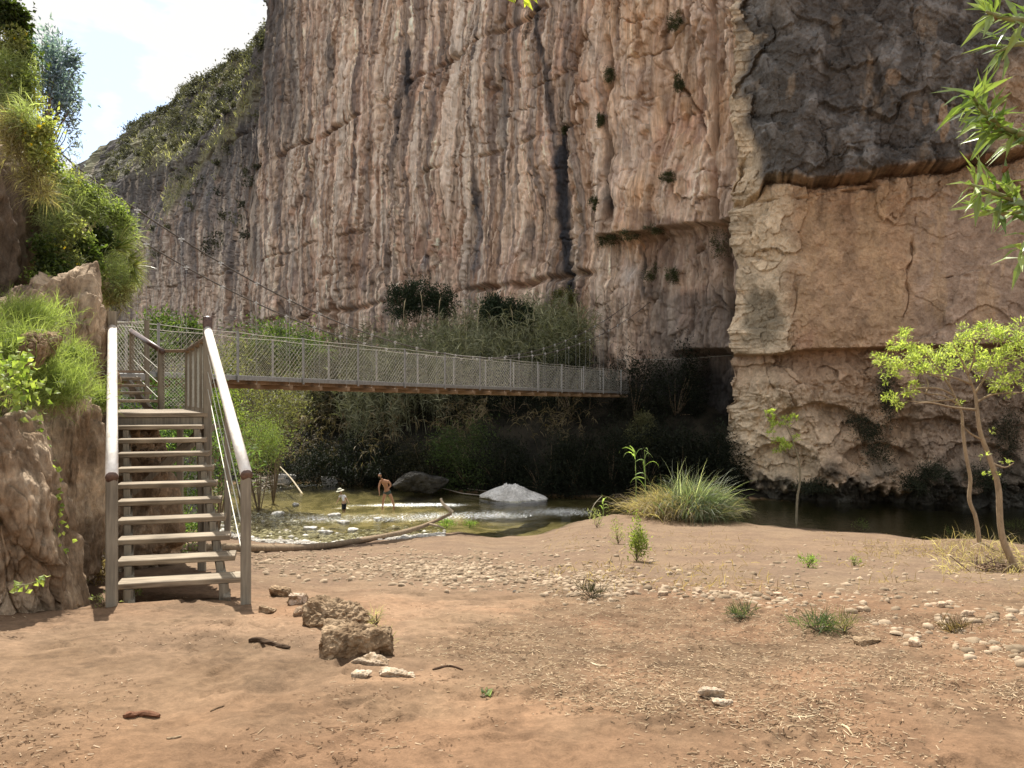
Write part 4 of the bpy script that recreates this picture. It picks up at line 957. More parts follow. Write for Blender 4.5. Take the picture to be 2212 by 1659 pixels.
# timber platform where the bridge starts
pl = thing('bridge_platform', 'timber platform on the rock joining the upper steps to the bridge', 'platform', (-8.8, 17.2, 5.4))
m = MB(); pq = [u0+F2*2.3-R2*1.5, u0+F2*2.3+R2*.25, bp(-1.9, -.02)*[1, 1, 0], bp(-1.9, 1.02)*[1, 1, 0]]
for i in range(9):
    t0, t1 = i/9, (i+1)/9-.008; a0 = pq[0]+(pq[3]-pq[0])*t0; a1 = pq[0]+(pq[3]-pq[0])*t1; b0 = pq[1]+(pq[2]-pq[1])*t0; b1 = pq[1]+(pq[2]-pq[1])*t1
    z = np.array([0, 0, 1.]); m.hexa([p*[1, 1, 0]+z*h for h in (DK-.02, DK+.03) for p in (a0, b0, b1, a1)])
part(m, 'deck', 'board', pl)
for a, b in ((pq[0], pq[1]), (pq[1], pq[2]), (pq[3], pq[2])):
    m = MB(); m.beam(a*[1, 1, 0]+[0, 0, DK-.10], b*[1, 1, 0]+[0, 0, DK-.10], .08, .15); part(m, 'beam', 'steel', pl)
for p, tz in ((pq[1], 1.05), (pq[0], 1.05), (pq[2]+[-.1, 0, 0], 1.15)):
    m = MB(); m.beam(p*[1, 1, 0]+[0, 0, 3.0], p*[1, 1, 0]+[0, 0, DK+tz], .09, .09, up=F2); part(m, 'post', 'post', pl)
m = MB(); p = pq[2]*[1, 1, 0]+[-.1, 0, DK+.75]; m.beam(p, p+BD_*1.1+[0, 0, -.75], .06, .07); part(m, 'brace', 'post', pl)
m = MB(); V, q = net(pq[1]*[1, 1, 0]+[0, 0, DK], pq[2]*[1, 1, 0]+[0, 0, DK], 1.0, .09, .004); m.add(V, q=q); V, q = net(pq[3]*[1, 1, 0]+[0, 0, DK], pq[0]*[1, 1, 0]+[0, 0, DK], 1.0, .09, .004); m.add(V, q=q); part(m, 'netting', 'wire', pl)
m = MB(); m.tube([pq[1]*[1, 1, 0]+[0, 0, DK+1.03], pq[2]*[1, 1, 0]+[0, 0, DK+1.06]], .008, 5); m.tube([pq[0]*[1, 1, 0]+[0, 0, DK+1.03], pq[3]*[1, 1, 0]+[0, 0, DK+1.06]], .008, 5); part(m, 'top_wire', 'wire', pl)
# a thin safety line bolted along the cliff beyond the bridge
m = MB(); m.tube([wall_pt(1345, 778, .35), wall_pt(1400, 778, .4), wall_pt(1470, 776, .3), wall_pt(1575, 768, .4)], .012, 5); o = m.build('safety_cable', M['wire']); tag(o, 'thin pale safety cable strung along the cliff past the bridge end', 'cable')
# ---------------------------------------------------------------- vegetation helpers
def rs_dirs(n, up=.3):
    d = unit(RNG.normal(size=(n, 3))); d[:, 2] = np.abs(d[:, 2])*.8+up*.5; return unit(d)

def clump_points(center, rad, n, k, tight=.26, shell=.55, zmin=-1.):
    """n points gathered into k clumps spread through an ellipsoid, with gaps between"""
    d = unit(RNG.normal(size=(k, 3))); d = d[d[:, 2] > zmin] if zmin > -1 else d
    k = len(d); r = (shell+(1-shell)*RNG.random(k))[:, None]
    cc = d*r; w = RNG.gamma(2., 1., k); idx = RNG.choice(k, n, p=w/w.sum())
    p = cc[idx]+RNG.normal(0, tight, (n, 3))*RNG.uniform(.6, 1.3, k)[idx][:, None]
    return np.asarray(center)+p*np.asarray(rad), unit(cc[idx]*.8+p*.4), np.asarray(center)+cc*np.asarray(rad), idx

def shrub(name, label, cat, center, rad, n, leaf, c1, c2, base=None, k=30, group=None, mat='leaf', tight=.26, shell=.5, stemc='bark', nst=9, up=.35, droop=.25, kindleaf='leaf', flower=None, sr=.012, var=.3, par=None, zmin=-1.):
    center = np.asarray(center, float); rad = np.asarray(rad, float)
    if base is None: base = center-[0, 0, rad[2]]
    root = thing(name, label, cat, base, group)
    P, Dr, cc, idx = clump_points(center, rad, n, k, tight, shell, zmin)
    D = unit(Dr*.7+RNG.normal(size=P.shape)*.65+[0, 0, up])
    ktint = RNG.uniform(.7, 1.25, k+5)[idx][:, None]
    c = tint(n, c1, c2, var)*ktint
    if kindleaf == 'leaf':
        V, t, cl_ = leaves(P, D, unit(RNG.normal(size=P.shape)+[0, 0, .8]), leaf[0]*RNG.uniform(.6, 1.3, n), leaf[1]*RNG.uniform(.7, 1.2, n), c, droop)
        mesh('foliage', V, t, M[mat], root, False, cl_)
    else:
        V, q, t, cl_ = blades(P, D, leaf[0]*RNG.uniform(.5, 1.3, n), leaf[1]*RNG.uniform(.7, 1.2, n), c, bend=droop)
        mesh('foliage', V, [q, t], M[mat], root, False, cl_)
    if flower:
        nf, fs, fc = flower; f = RNG.choice(n, nf); Pf = P[f]+Dr[f]*rad.mean()*.15
        Vs, ts, cs = [], [], []
        for a in range(5):
            dd = unit(RNG.normal(size=(nf, 3))+[0, -.6, .4])
            V, t, cl_ = leaves(Pf, dd, unit(RNG.normal(size=Pf.shape)), fs, fs*.8, tint(nf, fc, fc, .15), .1); Vs.append(V); ts.append(t+a*len(V)); cs.append(cl_)
        mesh('flowers', np.concatenate(Vs), np.concatenate(ts), M['leaf'], root, False, np.concatenate(cs))['kind'] = 'stuff'
    m = MB(); order = RNG.permutation(len(cc))[:nst]
    for j in order:
        mid_ = (np.asarray(base)*.45+cc[j]*.55)+RNG.normal(0, .06, 3)*rad; m.tube([base, mid_, cc[j]], [sr*1.4, sr, sr*.4], 5, c=np.array([.16, .12, .08])*RNG.uniform(.7, 1.5))
    m.build('stems', M[stemc], root)
    return root

GREEN = ((.035, .06, .016), (.10, .135, .04)); LIME = ((.12, .17, .04), (.29, .35, .10)); BANK_SHADE = ((.007, .010, .005), (.018, .024, .012)); SHADED_OLIVE = ((.012, .014, .007), (.040, .040, .02)); OLIVE2 = ((.08, .085, .04), (.19, .185, .09)); DRY = ((.22, .165, .09), (.42, .34, .20)); GREY = ((.10, .11, .07), (.2, .21, .14))  # darkest two palettes have the far bank's deep shade put into the leaf colour

# ---- far bank, under and behind the bridge
def on_bank(u, d):
    x = (u-CU)/F*d; return np.array([x, d, float(ground_z(np.array([x]), np.array([d]))[0])])
bank = [  # u, d, rx, rz, palette, label
 (600, 47.4, 1.6, 1.5, SHADED_OLIVE, 'olive shrub at the left end of the far bank above the drift branches'),
 (690, 45.9, 1.7, 1.6, BANK_SHADE, 'dark shrub on the far bank directly above the leaning pole'),
 (770, 45.0, 1.6, 1.9, BANK_SHADE, 'dark shrub on the far bank above the wading child'),
 (850, 44.2, 1.5, 1.5, BANK_SHADE, 'dark shrub on the bank behind the bathing man'),
 (930, 43.4, 1.7, 1.7, SHADED_OLIVE, 'dull olive bush rooted over the big grey boulder'),
 (1010, 42.4, 1.7, 2.0, ((.03, .05, .015), (.07, .10, .03)), 'fuller green bush on the bank right of the grey boulder'),
 (1085, 41.6, 1.6, 1.7, BANK_SHADE, 'dark bush overhanging the bank left of the pointed boulder'),
 (1165, 41.0, 1.6, 1.9, BANK_SHADE, 'dark bush on the bank right behind the pointed boulder'),
 (1240, 40.7, 1.7, 1.7, BANK_SHADE, 'black-green bush under the shaded end of the bridge'),
 (1320, 40.6, 1.5, 2.0, BANK_SHADE, 'dark bush directly below the far end of the bridge deck'),
 (1400, 40.6, 1.6, 1.9, BANK_SHADE, 'dark bush past the bridge end on the shaded bank'),
 (1475, 40.4, 1.5, 1.7, BANK_SHADE, 'dark bush on the shaded bank behind the grass tussock'),
 (1548, 39.9, 1.3, 1.9, BANK_SHADE, 'darkest bush in the corner beside the cliff buttress'),
 (720, 51, 2.2, 2.2, SHADED_OLIVE, 'olive bush higher on the bank beneath the bridge middle, left one'),
 (860, 50, 2.1, 2.2, SHADED_OLIVE, 'olive bush higher on the bank under the bridge, behind the man'),
 (990, 48.5, 2.1, 2.1, SHADED_OLIVE, 'straggly olive bush just under the bridge deck at its middle'),
 (1110, 47, 2.0, 2.1, BANK_SHADE, 'dark bush touching the bridge shadow above the pointed boulder'),
 (1230, 46, 2.0, 2.2, BANK_SHADE, 'dark bush high on the bank under the right half of the bridge'),
 (1370, 45.2, 1.7, 2.4, BANK_SHADE, 'tall dark bush wrapped round the bridge end'),
 (1392, 43.2, .75, .95, OLIVE2, 'dark bush standing in front of the far bridge end'),
 (1460, 45, 1.8, 2.6, BANK_SHADE, 'tall dark bush against the stained cliff right of the bridge'),
]
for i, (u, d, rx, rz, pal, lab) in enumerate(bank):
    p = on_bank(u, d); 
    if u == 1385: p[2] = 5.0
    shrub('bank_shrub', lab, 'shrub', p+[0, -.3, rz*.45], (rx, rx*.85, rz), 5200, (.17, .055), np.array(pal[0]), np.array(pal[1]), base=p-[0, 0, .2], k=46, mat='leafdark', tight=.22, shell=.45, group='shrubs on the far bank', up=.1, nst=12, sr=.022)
# dry canes that droop over the dark bank
def cane_sheaf(P0, n, Lr, c1, c2, lean, name, label=None, cat=None, group=None, kind=None, nl=11, wid=.035, bend=.9, hgt=None, spread=.25, leafL=.5, stemw=.016, mat='leafdark'):
    """canes from the points P0: a thin arching stem each and long strap leaves along it"""
    n = len(P0); base_d = unit(np.asarray(lean)+RNG.normal(0, spread, (n, 3))*[1, 1, .5]); L_ = RNG.uniform(*Lr, n)
    cs = tint(n, c1, c2, .2)
    Vs, qs, ts, cc, off = [], [], [], [], 0
    seg = 6; V, q, t, cl_ = blades(P0, base_d, L_, np.full(n, stemw), cs*.9, bend=bend*RNG.uniform(.4, 1.3, n), seg=seg)
    Vs.append(V); qs.append(q); ts.append(t); cc.append(cl_); off = len(V)
    Vr = V.reshape(n, 2*seg+1, 3)
    cen = np.concatenate([(Vr[:, 0:2*seg:2]+Vr[:, 1:2*seg:2])/2, Vr[:, -1:]], 1)      # (n, seg+1, 3)
    f = RNG.uniform(.18, 1, (n, nl))*seg; i0 = np.clip(f.astype(int), 0, seg-1); fr = (f-i0)[..., None]
    ar = np.arange(n)[:, None]
    LP_ = (cen[ar, i0]*(1-fr)+cen[ar, i0+1]*fr).reshape(-1, 3); T = unit(cen[ar, i0+1]-cen[ar, i0]).reshape(-1, 3)
    D = unit(T*.7+RNG.normal(size=LP_.shape)*.75)
    cl2 = np.repeat(cs, nl, 0)*RNG.uniform(.7, 1.35, (n*nl, 1))
    V, q, t, c4 = blades(LP_, D, leafL*RNG.uniform(.5, 1.2, n*nl), wid, cl2, bend=.9, seg=3)
    Vs.append(V); qs.append(q+off); ts.append(t+off); cc.append(c4)
    # blade quads of 3 seg and 6 seg both keep (k,4)/(k,3) shapes
    o = mesh(name, np.concatenate(Vs), [np.concatenate(qs), np.concatenate(ts)], M[mat], None, False, np.concatenate(cc))
    return tag(o, label, cat, group, kind)
def scatter_bank(u0, u1, d0, d1, n):
    u = RNG.uniform(u0, u1, n); d = d0+(d1-d0)*RNG.random(n); x = (u-CU)/F*d
    return np.stack([x, d, ground_z(x, d)], 1)
for i, (u0, u1, d0, d1, n, lab, pal) in enumerate([
    (500, 640, 46.5, 51, 110, 'sunlit tangle of dry tan canes at the left end of the far bank', DRY), (650, 760, 46, 49, 60, 'dry canes trailing down the dark bank above the leaning pole', DRY), (800, 900, 45, 47.5, 40, 'dry canes drooping behind the man', DRY),
    (960, 1060, 43.5, 46, 65, 'pale dry canes arching down the bank under the bridge middle', DRY), (1150, 1260, 42.5, 44.5, 50, 'bleached canes hanging right of the pointed boulder', DRY), (1300, 1430, 42.5, 44, 26, 'sparse dry canes in the dark below the bridge end', SHADED_OLIVE), (560, 760, 49.5, 53, 120, 'straw coloured canes bent over beneath the left half of the bridge', DRY)]):
    P = scatter_bank(u0, u1, d0, d1, n); P[:, 2] += RNG.uniform(.2, 2.2, n)
    shade_kf = .9 if u0 < 540 else .45  # all but the left-end canes darkened: bank shade put into their colour
    cane_sheaf(P, n, (1.6, 3.2), np.array(pal[0])*shade_kf, np.array(pal[1])*shade_kf, (-.25, -.75, .55), 'dry_canes', lab, 'dry canes', 'dry canes hanging over the bank', bend=.75, nl=12, wid=.04, leafL=.5, spread=.4)
# standing cane brake behind the bridge, up against the cliff
for u0, u1, d0, d1, n, hr, c1, c2 in ((750, 1250, 47.5, 54, 900, (3.0, 4.8), (.15, .16, .095), (.34, .335, .22)), (820, 1180, 49, 55, 520, (3.2, 5.2), (.14, .155, .095), (.31, .31, .20)), (560, 800, 50, 60, 330, (2.0, 3.2), (.10, .105, .055), (.24, .22, .13)), (1180, 1275, 46.5, 50, 190, (3.6, 5.2), (.11, .125, .07), (.25, .25, .15))):
    P = scatter_bank(u0, u1, d0, d1, n); hh = hr
    o = cane_sheaf(P, n, hh, np.array(c1), np.array(c2), (-.05, -.12, 1), 'cane_foliage', kind='stuff', bend=.16, nl=22, wid=.055, leafL=.75, spread=.12, stemw=.03)
# seed plumes standing above the cane
pl_p = [(872, 655), (912, 640), (948, 652), (1003, 664), (1032, 670), (1108, 676), (1152, 668), (1249, 660)]
for i, (u, v) in enumerate(pl_p):
    d = 49.5 if u < 1200 else 47; p = W(u, v, d); m = MB(); m.tube([p-[0, 0, 1.6], p-[0, 0, .5], p+[.06*(-1)**i, 0, .05], p+[.14*(-1)**i, 0, .30]], [.012, .012, .035, .008], 6, c=(.36, .31, .20), wob=.3, seed=i)
    o = m.build('reed_plume', M['bark']); tag(o, 'tall pale feathery seed plume rising above the cane brake', 'seed plume', 'seed plumes over the canes')
# evergreen bushes standing against the wall at the top of the cane
for u, v, d, rx, rz, lab in ((868, 655, 53, .95, 1.1, 'near-black evergreen shrub at the left end of the cane top'), (905, 648, 53, .9, 1.15, 'near-black evergreen shrub second along the cane top'), (958, 650, 53, .8, 1.0, 'near-black evergreen shrub at the right of the dark row'), (1065, 672, 51, .75, .85, 'small dark evergreen in the middle of the cane top'), (1110, 678, 50.5, .75, .95, 'dark evergreen above the right part of the cane'), (1128, 690, 50, .6, .8, 'stubby dark evergreen nearest the long black streak')):
    shrub('evergreen_shrub', lab, 'shrub', W(u, v, d), (rx, rx, rz), 2600, (.2, .07), (.016, .028, .016), (.045, .065, .035), base=W(u, v+70, d), k=30, mat='leafdark', group='dark evergreens above the canes', up=.5)
shrub('wall_shrub', 'green-brown bush at the foot of the long black cliff streak', 'shrub', wall_pt(1248, 655, .7), (.85, .6, .75), 2400, (.14, .04), (.07, .085, .025), (.17, .17, .05), k=24, mat='leafdark', base=wall_pt(1248, 672, .1))
# little plants growing on the cliff
for u, v, rx, rz, lab in ((1420, 587, .55, .6, 'dark round bush clinging to the cliff above the bridge anchor'), (1565, 522, .5, .9, 'green bush in the corner between wall and buttress'), (1350, 518, .65, .35, 'low dark scrub at the left end of the cliff ledge'), (1398, 508, .7, .28, 'grey scrub along the middle of the cliff ledge'), (1445, 498, .55, .25, 'thin scrub near the right part of the cliff ledge'), (1466, 600, .3, .55, 'drooping plant right of the round cliff bush'),
                     (1490, 45, .3, .55, 'grey-green tuft highest on the cliff near the top edge'), (1490, 178, .28, .45, 'grey-green tuft on the cliff below the highest tuft'), (1326, 440, .25, .4, 'small tuft on the cliff above the ledge scrub'), (1355, 165, .3, .35, 'brownish tuft in the upper cliff fissure'), (1325, 260, .22, .4, 'thin tuft hanging from the cliff fissure'), (1487, 385, .4, .22, 'flat cushion plant on the pinkish cliff'), (1242, 282, .2, .2, 'tiny tuft at the top of the long black streak'), (1330, 520, .25, .35, 'bare twiggy bush on the ledge edge')):
    shrub('cliff_plant', lab, 'plant', wall_pt(u, v, .35), (rx, rx*.8, rz), 900, (.13, .035), (.04, .05, .025), (.11, .115, .055), k=14, mat='leafdark', base=wall_pt(u, v+8, -.1), nst=5, group='plants clinging to the cliff')
for u, v, rx, rz, lab in ((1905, 985, .9, 1.3, 'dark straggling bush at the foot of the buttress'), (1915, 850, .35, 1.5, 'dark vine climbing the buttress above the water'), (1868, 920, .7, .7, 'thin dark twigs left of the buttress bush'), (2180, 930, .7, 1.3, 'dark bush on the buttress behind the right sapling'), (2010, 1020, .6, .5, 'low dark bush under the buttress right of the vine'), (2120, 1035, .9, .6, 'dark scrub at the waterline behind the two saplings'), (1970, 1045, .7, .45, 'dark scrub hanging over the far waterline'), (1760, 1050, .9, .3, 'black moss hanging below the buttress lip')):
    shrub('cliff_shrub', lab, 'shrub', butt_pt(u, v, .5), (rx, .5, rz), 1500, (.13, .035), (.020, .026, .016), (.055, .06, .035), k=22, mat='leafdark', base=butt_pt(u, min(v+40, 1030), .0), nst=9, group='shrubs on the buttress', shell=.2, tight=.3)
# ---- left bank: bushes behind stairs and bridge
for u, v, d, rx, rz, n, pal, lf, lab in (
    (365, 722, 27, 1.0, .75, 3200, GREEN, (.15, .07), 'glossy green bush behind the bridge posts at its left end'), (590, 745, 40, 2.2, 1.2, 4200, GREEN, (.2, .08), 'broad green bush behind the bridge netting near its left end'), (520, 790, 38, 1.6, 1.1, 3200, OLIVE2, (.18, .06), 'pale olive bush behind the netting above the left bank'), (310, 760, 24, .8, .7, 2200, GREEN, (.14, .06), 'shaded green bush behind the upper steps'),
    (440, 830, 30, 1.2, 1.0, 3000, OLIVE2, (.16, .05), 'scruffy bush under the start of the bridge'), (560, 900, 36, 1.8, 1.6, 4200, OLIVE2, (.18, .05), 'large scruffy bush below the bridge on the left bank'), (470, 880, 27, .9, .9, 2400, LIME, (.14, .05), 'lime green bush glowing beside the stair handrail')):
    c_ = W(u, v, d); gz = float(ground_z(np.array([c_[0]]), np.array([c_[1]]))[0])
    shrub('bush', lab, 'bush', c_, (rx, rx*.8, rz), n, lf, np.array(pal[0]), np.array(pal[1]), base=[c_[0], c_[1], min(gz-.1, c_[2]-rz)], k=34, up=.25, sr=.02)
shrub('tamarisk_bush', 'feathery bright green bush at the river edge right of the stairs', 'bush', W(545, 960, 33), (1.25, 1.0, 1.35), 6500, (.11, .022), (.10, .145, .04), (.25, .30, .10), base=GP(520, 1040), k=44, up=.5, sr=.02)
shrub('oleander_bush', 'leafy bush with pale leaves standing under the stairs', 'bush', W(405, 985, 17.5), (1.25, .9, .95), 3600, (.15, .035), (.05, .09, .03), (.18, .26, .09), base=GP(400, 1110), k=34, up=.6)
shrub('oleander_bush', 'dark leafy bush in the shade behind the stair treads', 'bush', W(370, 900, 18.5), (1.3, .9, .8), 2600, (.15, .04), (.03, .06, .02), (.10, .16, .05), base=GP(370, 1110), k=30, up=.6)
shrub('low_weed_bush', 'low weedy bush beside the lower treads near the pebbles', 'bush', W(365, 1140, 14.5), (.55, .5, .4), 1500, (.10, .03), (.06, .11, .03), (.2, .28, .08), k=20, up=.6)
# driftwood twigs on the far left water edge
m = MB()
for i in range(26):
    p = on_bank(RNG.uniform(535, 610), RNG.uniform(42.5, 46)); p[2] = max(p[2], .05)+RNG.uniform(0, .5); d = unit(RNG.normal(size=3)*[1, .6, .35])*RNG.uniform(.8, 2.2); m.tube([p-d*.5, p+RNG.normal(0, .08, 3), p+d*.5], [.03, .04, .015], 5, c=np.array([.30, .26, .21])*RNG.uniform(.6, 1.3))
o = m.build('driftwood_pile', M['bark']); tag(o, 'tangle of bleached drift branches at the water edge beside the handrail', 'driftwood')

# ---- hill scrub far left
m_ok = []
hu = RNG.uniform(150, 560, 1500); idx = [int(np.argmin(np.abs(us-u))) for u in hu]
Ps = []
for j in idx:
    i = RNG.integers(int(nr*.35), nr); ov = over[i, j]
    if (ov < .3 and RNG.random() > .10) or RNG.random() < .5: continue
    if i > nr-2 and RNG.random() > .2: continue
    Ps.append([X[i, j]-.2, Y[i, j]-.3, Z[i, j]])
for j in np.searchsorted(us, np.concatenate([RNG.uniform(150, 545, 170), np.linspace(150, 545, 60)])):
    Ps.append([X[-1, j], Y[-1, j], Z[-1, j]+.1])
Ps = np.array(Ps); k = 55; n = len(Ps)*k
sz = RNG.uniform(.35, 1.15, len(Ps)); idx = np.repeat(np.arange(len(Ps)), k)
P = Ps[idx]+RNG.normal(0, .5, (n, 3))*sz[idx][:, None]*[1, 1, .75]
ct = RNG.uniform(0, 1, len(Ps))[idx][:, None]; c = (np.array([.045, .048, .037])*(1-ct)+np.array([.145, .14, .10])*ct)*RNG.uniform(.7, 1.3, (n, 1))
V, t, cl_ = leaves(P, rs_dirs(n), unit(RNG.normal(size=(n, 3))), .42, .2, c)
o = mesh('hill_scrub_foliage', V, t, M['leafdark'], None, False, cl_); tag(o, kind='stuff')
# pale grass on the slope breaks of the hill
gp_ = []
for _ in range(9000):
    j = RNG.integers(np.searchsorted(us, 200), np.searchsorted(us, 545)); i = RNG.integers(int(nr*.4), nr-1)
    if RNG.random() < grn[i, j]*1.2: gp_.append([X[i, j], Y[i, j], Z[i, j]])
gp_ = np.array(gp_); n = len(gp_)
V, q, t, cl_ = blades(gp_+RNG.normal(0, .2, (n, 3)), rs_dirs(n, 1.2), RNG.uniform(.4, .9, n), .10, tint(n, (.28, .27, .15), (.46, .43, .28)), bend=.5)
o = mesh('hill_grass', V, [q, t], M['grass'], None, False, cl_); tag(o, kind='stuff')

# ---- left foreground: grass ledge, creeper, cascading plants
def surf_points(Vm, Fm, n, upmin=.25):
    a = Vm[Fm]; ce = a.mean(1); nn = np.cross(a[:, 2]-a[:, 0], a[:, 3]-a[:, 1]); ar = np.linalg.norm(nn, axis=1)/2; nn = unit(nn)
    if (nn*(ce-Vm.mean(0))).sum(1).mean() < 0: nn = -nn
    w = ar*(nn[:, 2] > upmin); i = RNG.choice(len(w), n, p=w/w.sum()); f = RNG.random((n, 2, 1))
    return a[i, 0]+(a[i, 1]-a[i, 0])*f[:, 0]+(a[i, 3]-a[i, 0])*f[:, 1], nn[i]
P, nn = surf_points(LV, LF, 8000, .0)
keep = fbm2(P[:, 0]*2.2, P[:, 1]*2.2+P[:, 2]*2, 3, 610) > -.12; P, nn = P[keep], nn[keep]; n = len(P)
tt = fbm2(P[:, 0]*3, P[:, 2]*3, 3, 611); cgr = mix(np.array([[.11, .145, .045]]*n), np.array([.32, .37, .14]), sstep(-.3, .3, tt))*RNG.uniform(.7, 1.3, (n, 1)); cgr[RNG.random(n) < .2] = [.46, .40, .24]
V, q, t, cl_ = blades(P, unit(nn*.5+RNG.normal(0, .45, (n, 3))+[.25, -.15, .7]), RNG.uniform(.08, .23, n), RNG.uniform(.004, .008, n), cgr, bend=.7, seg=3)
o = mesh('grass', V, [q, t], M['grass'], None, False, cl_); tag(o, kind='stuff')
for u, v, d, rx, rz, n, lab in ((120, 838, 8.15, .36, .26, 3400, 'fine bright grass tuft hanging over the ledge above the slabs'), (160, 790, 8.7, .16, .22, 1500, 'grass tuft on the ledge beside the fluted column'), (218, 868, 9.6, .10, .13, 700, 'small grass tuft beside the left stair post'), (60, 690, 8.8, .45, .2, 2400, 'lush grass along the back of the ledge under the dark face'), (30, 760, 8.0, .4, .28, 2600, 'lush mixed grass at the left edge of the photo')):
    c_ = W(u, v, d); root = thing('grass_tuft', lab, 'grass tuft', c_-[0, 0, rz*.8], 'grass tufts on the left ledge')
    P = c_+RNG.normal(0, .42, (n, 3))*[rx, rx, rz]; V, q, t, cl_ = blades(P, unit(RNG.normal(0, .5, (n, 3))+[.25, -.3, .7]), RNG.uniform(.12, .3, n), .006, tint(n, (.13, .17, .05), (.35, .41, .16)), bend=.8)
    mesh('blades', V, [q, t], M['grass'], root, False, cl_)
def creeper(label, path, n, lf=.05, spread=.06, c1=(.18, .26, .05), c2=(.44, .50, .16)):
    P = np.array([W(*p) for p in path]); root = thing('ivy_creeper', label, 'creeper', P[-1])
    m = MB(); m.tube(P, .004, 4, c=(.2, .2, .1)); m.build('vine', M['bark'], root)
    tpos = RNG.random(n)*(len(P)-1); i0 = np.clip(tpos.astype(int), 0, len(P)-2); f = (tpos-i0)[:, None]
    Q = P[i0]*(1-f)+P[i0+1]*f+RNG.normal(0, spread, (n, 3))*[1, .6, 1]
    V1, t1, k1 = leaves(Q, unit(RNG.normal(0, .6, (n, 3))+[.2, -.3, -.3]), unit(RNG.normal(0, .4, (n, 3))+[.1, -.8, .6]), lf*RNG.uniform(.6, 1.3, n), lf*RNG.uniform(.7, 1.2, n), tint(n, c1, c2, .25), .15)
    mesh('leaves', V1, t1, M['leaf'], root, False, k1)
creeper('bright ivy strand trailing down beside the leaning slab', [(65, 885, 7.6), (80, 930, 7.5), (95, 985, 7.45), (105, 1050, 7.4), (112, 1110, 7.35), (125, 1180, 7.3)], 150)
creeper('short ivy sprig on the ledge at the left photo edge', [(5, 770, 7.4), (20, 800, 7.3), (40, 830, 7.3), (60, 860, 7.35)], 170, .07, .12)
creeper('sprig of ivy low on the leaning slab', [(30, 1265, 6.2), (62, 1262, 6.15), (95, 1250, 6.1)], 14, .05, .02)
# plants pouring over the upper rock: many small ragged plants of a few kinds
KIND = {
 'dark': ('dark small-leaved bush growing at the top of the left rock', 'bush', ((.03, .05, .012), (.11, .14, .035)), (.07, .045), 'leaf', 900),
 'stem': ('pale green plant of fine trailing stems hanging on the left rock', 'plant', ((.20, .23, .09), (.48, .50, .26)), (.20, .008), 'blade', 800),
 'lime': ('lime green leafy creeper hanging down the left rock', 'creeper', ((.12, .16, .045), (.35, .38, .14)), (.055, .042), 'leaf', 900),
 'gold': ('yellow-flowered leafy plant on the edge of the left rock', 'plant', ((.17, .18, .06), (.40, .39, .16)), (.055, .03), 'leaf', 750),
 'dry': ('dry brown plant with dead stems hanging on the left rock', 'plant', ((.17, .13, .065), (.42, .34, .20)), (.26, .007), 'blade', 420),
}
HP = [('dark', 8, 20, 11), ('dark', 38, 55, 11.1), ('gold', 10, 85, 10.9), ('dark', 48, 108, 11.2), ('stem', 15, 140, 10.8), ('stem', 52, 165, 11), ('lime', 30, 185, 10.9), ('stem', 8, 215, 10.7), ('gold', 62, 220, 11.2), ('dry', 22, 262, 10.7), ('stem', 60, 262, 11.1), ('dry', 52, 305, 10.9), ('gold', 82, 292, 11.3), ('dry', 28, 330, 10.7), ('gold', 88, 340, 11.3), ('dry', 66, 372, 10.9), ('lime', 100, 372, 11.4), ('dry', 88, 410, 11.2),
      ('stem', 122, 398, 11.6), ('gold', 150, 408, 11.9), ('stem', 105, 442, 11.3), ('stem', 148, 452, 11.6), ('lime', 190, 432, 12.1), ('stem', 186, 470, 12), ('stem', 222, 452, 12.3), ('lime', 245, 468, 12.4), ('stem', 258, 505, 12.4), ('dark', 215, 515, 12), ('gold', 140, 500, 11.4), ('stem', 112, 505, 11.2), ('lime', 172, 525, 11.6), ('dark', 180, 560, 11.5), ('gold', 135, 555, 11.2), ('stem', 215, 562, 12), ('stem', 252, 545, 12.4), ('stem', 262, 590, 12.4),
      ('dark', 105, 560, 11), ('dark', 122, 600, 11), ('stem', 160, 590, 11.3), ('lime', 195, 598, 11.7), ('dry', 225, 600, 12), ('stem', 248, 622, 12.2), ('dry', 200, 625, 11.8), ('dry', 258, 650, 12.2), ('lime', 90, 610, 10.9)]
for kd, u, v, d in HP:
    if u < 95 and 255 < v < 420: d = 9.35
    lab, cat, pal, lf, kl, n = KIND[kd]; r = RNG.uniform(21, 33)*d/F; n = int(n*RNG.uniform(.7, 1.2))
    shrub('hanging_plant', lab, cat, W(u+RNG.uniform(-6, 6), v+RNG.uniform(-6, 6), d), (r*RNG.uniform(.8, 1.2), r*.8, r*RNG.uniform(.8, 1.5)), n, lf, np.array(pal[0])*RNG.uniform(.6, 1.15)*[.95, 1, 1], np.array(pal[1])*RNG.uniform(.7, 1.15)*[.93, 1, 1], base=W(u-14, v+8, d+.35), k=16, up=.05 if kl == 'leaf' else .15, tight=.34, shell=.25, kindleaf=kl, droop=.25 if kl == 'leaf' else 1.0,
          flower=(9, .032, (.80, .62, .06)) if kd == 'gold' else None, mat='leaf' if kl == 'leaf' else 'grass', group={'dark': 'dark bushes on the left rock', 'stem': 'trailing pale plants on the left rock', 'lime': 'lime creepers on the left rock', 'gold': 'yellow-flowered plants on the left rock', 'dry': 'dry plants on the left rock'}[kd], sr=.006, nst=7, var=.4)
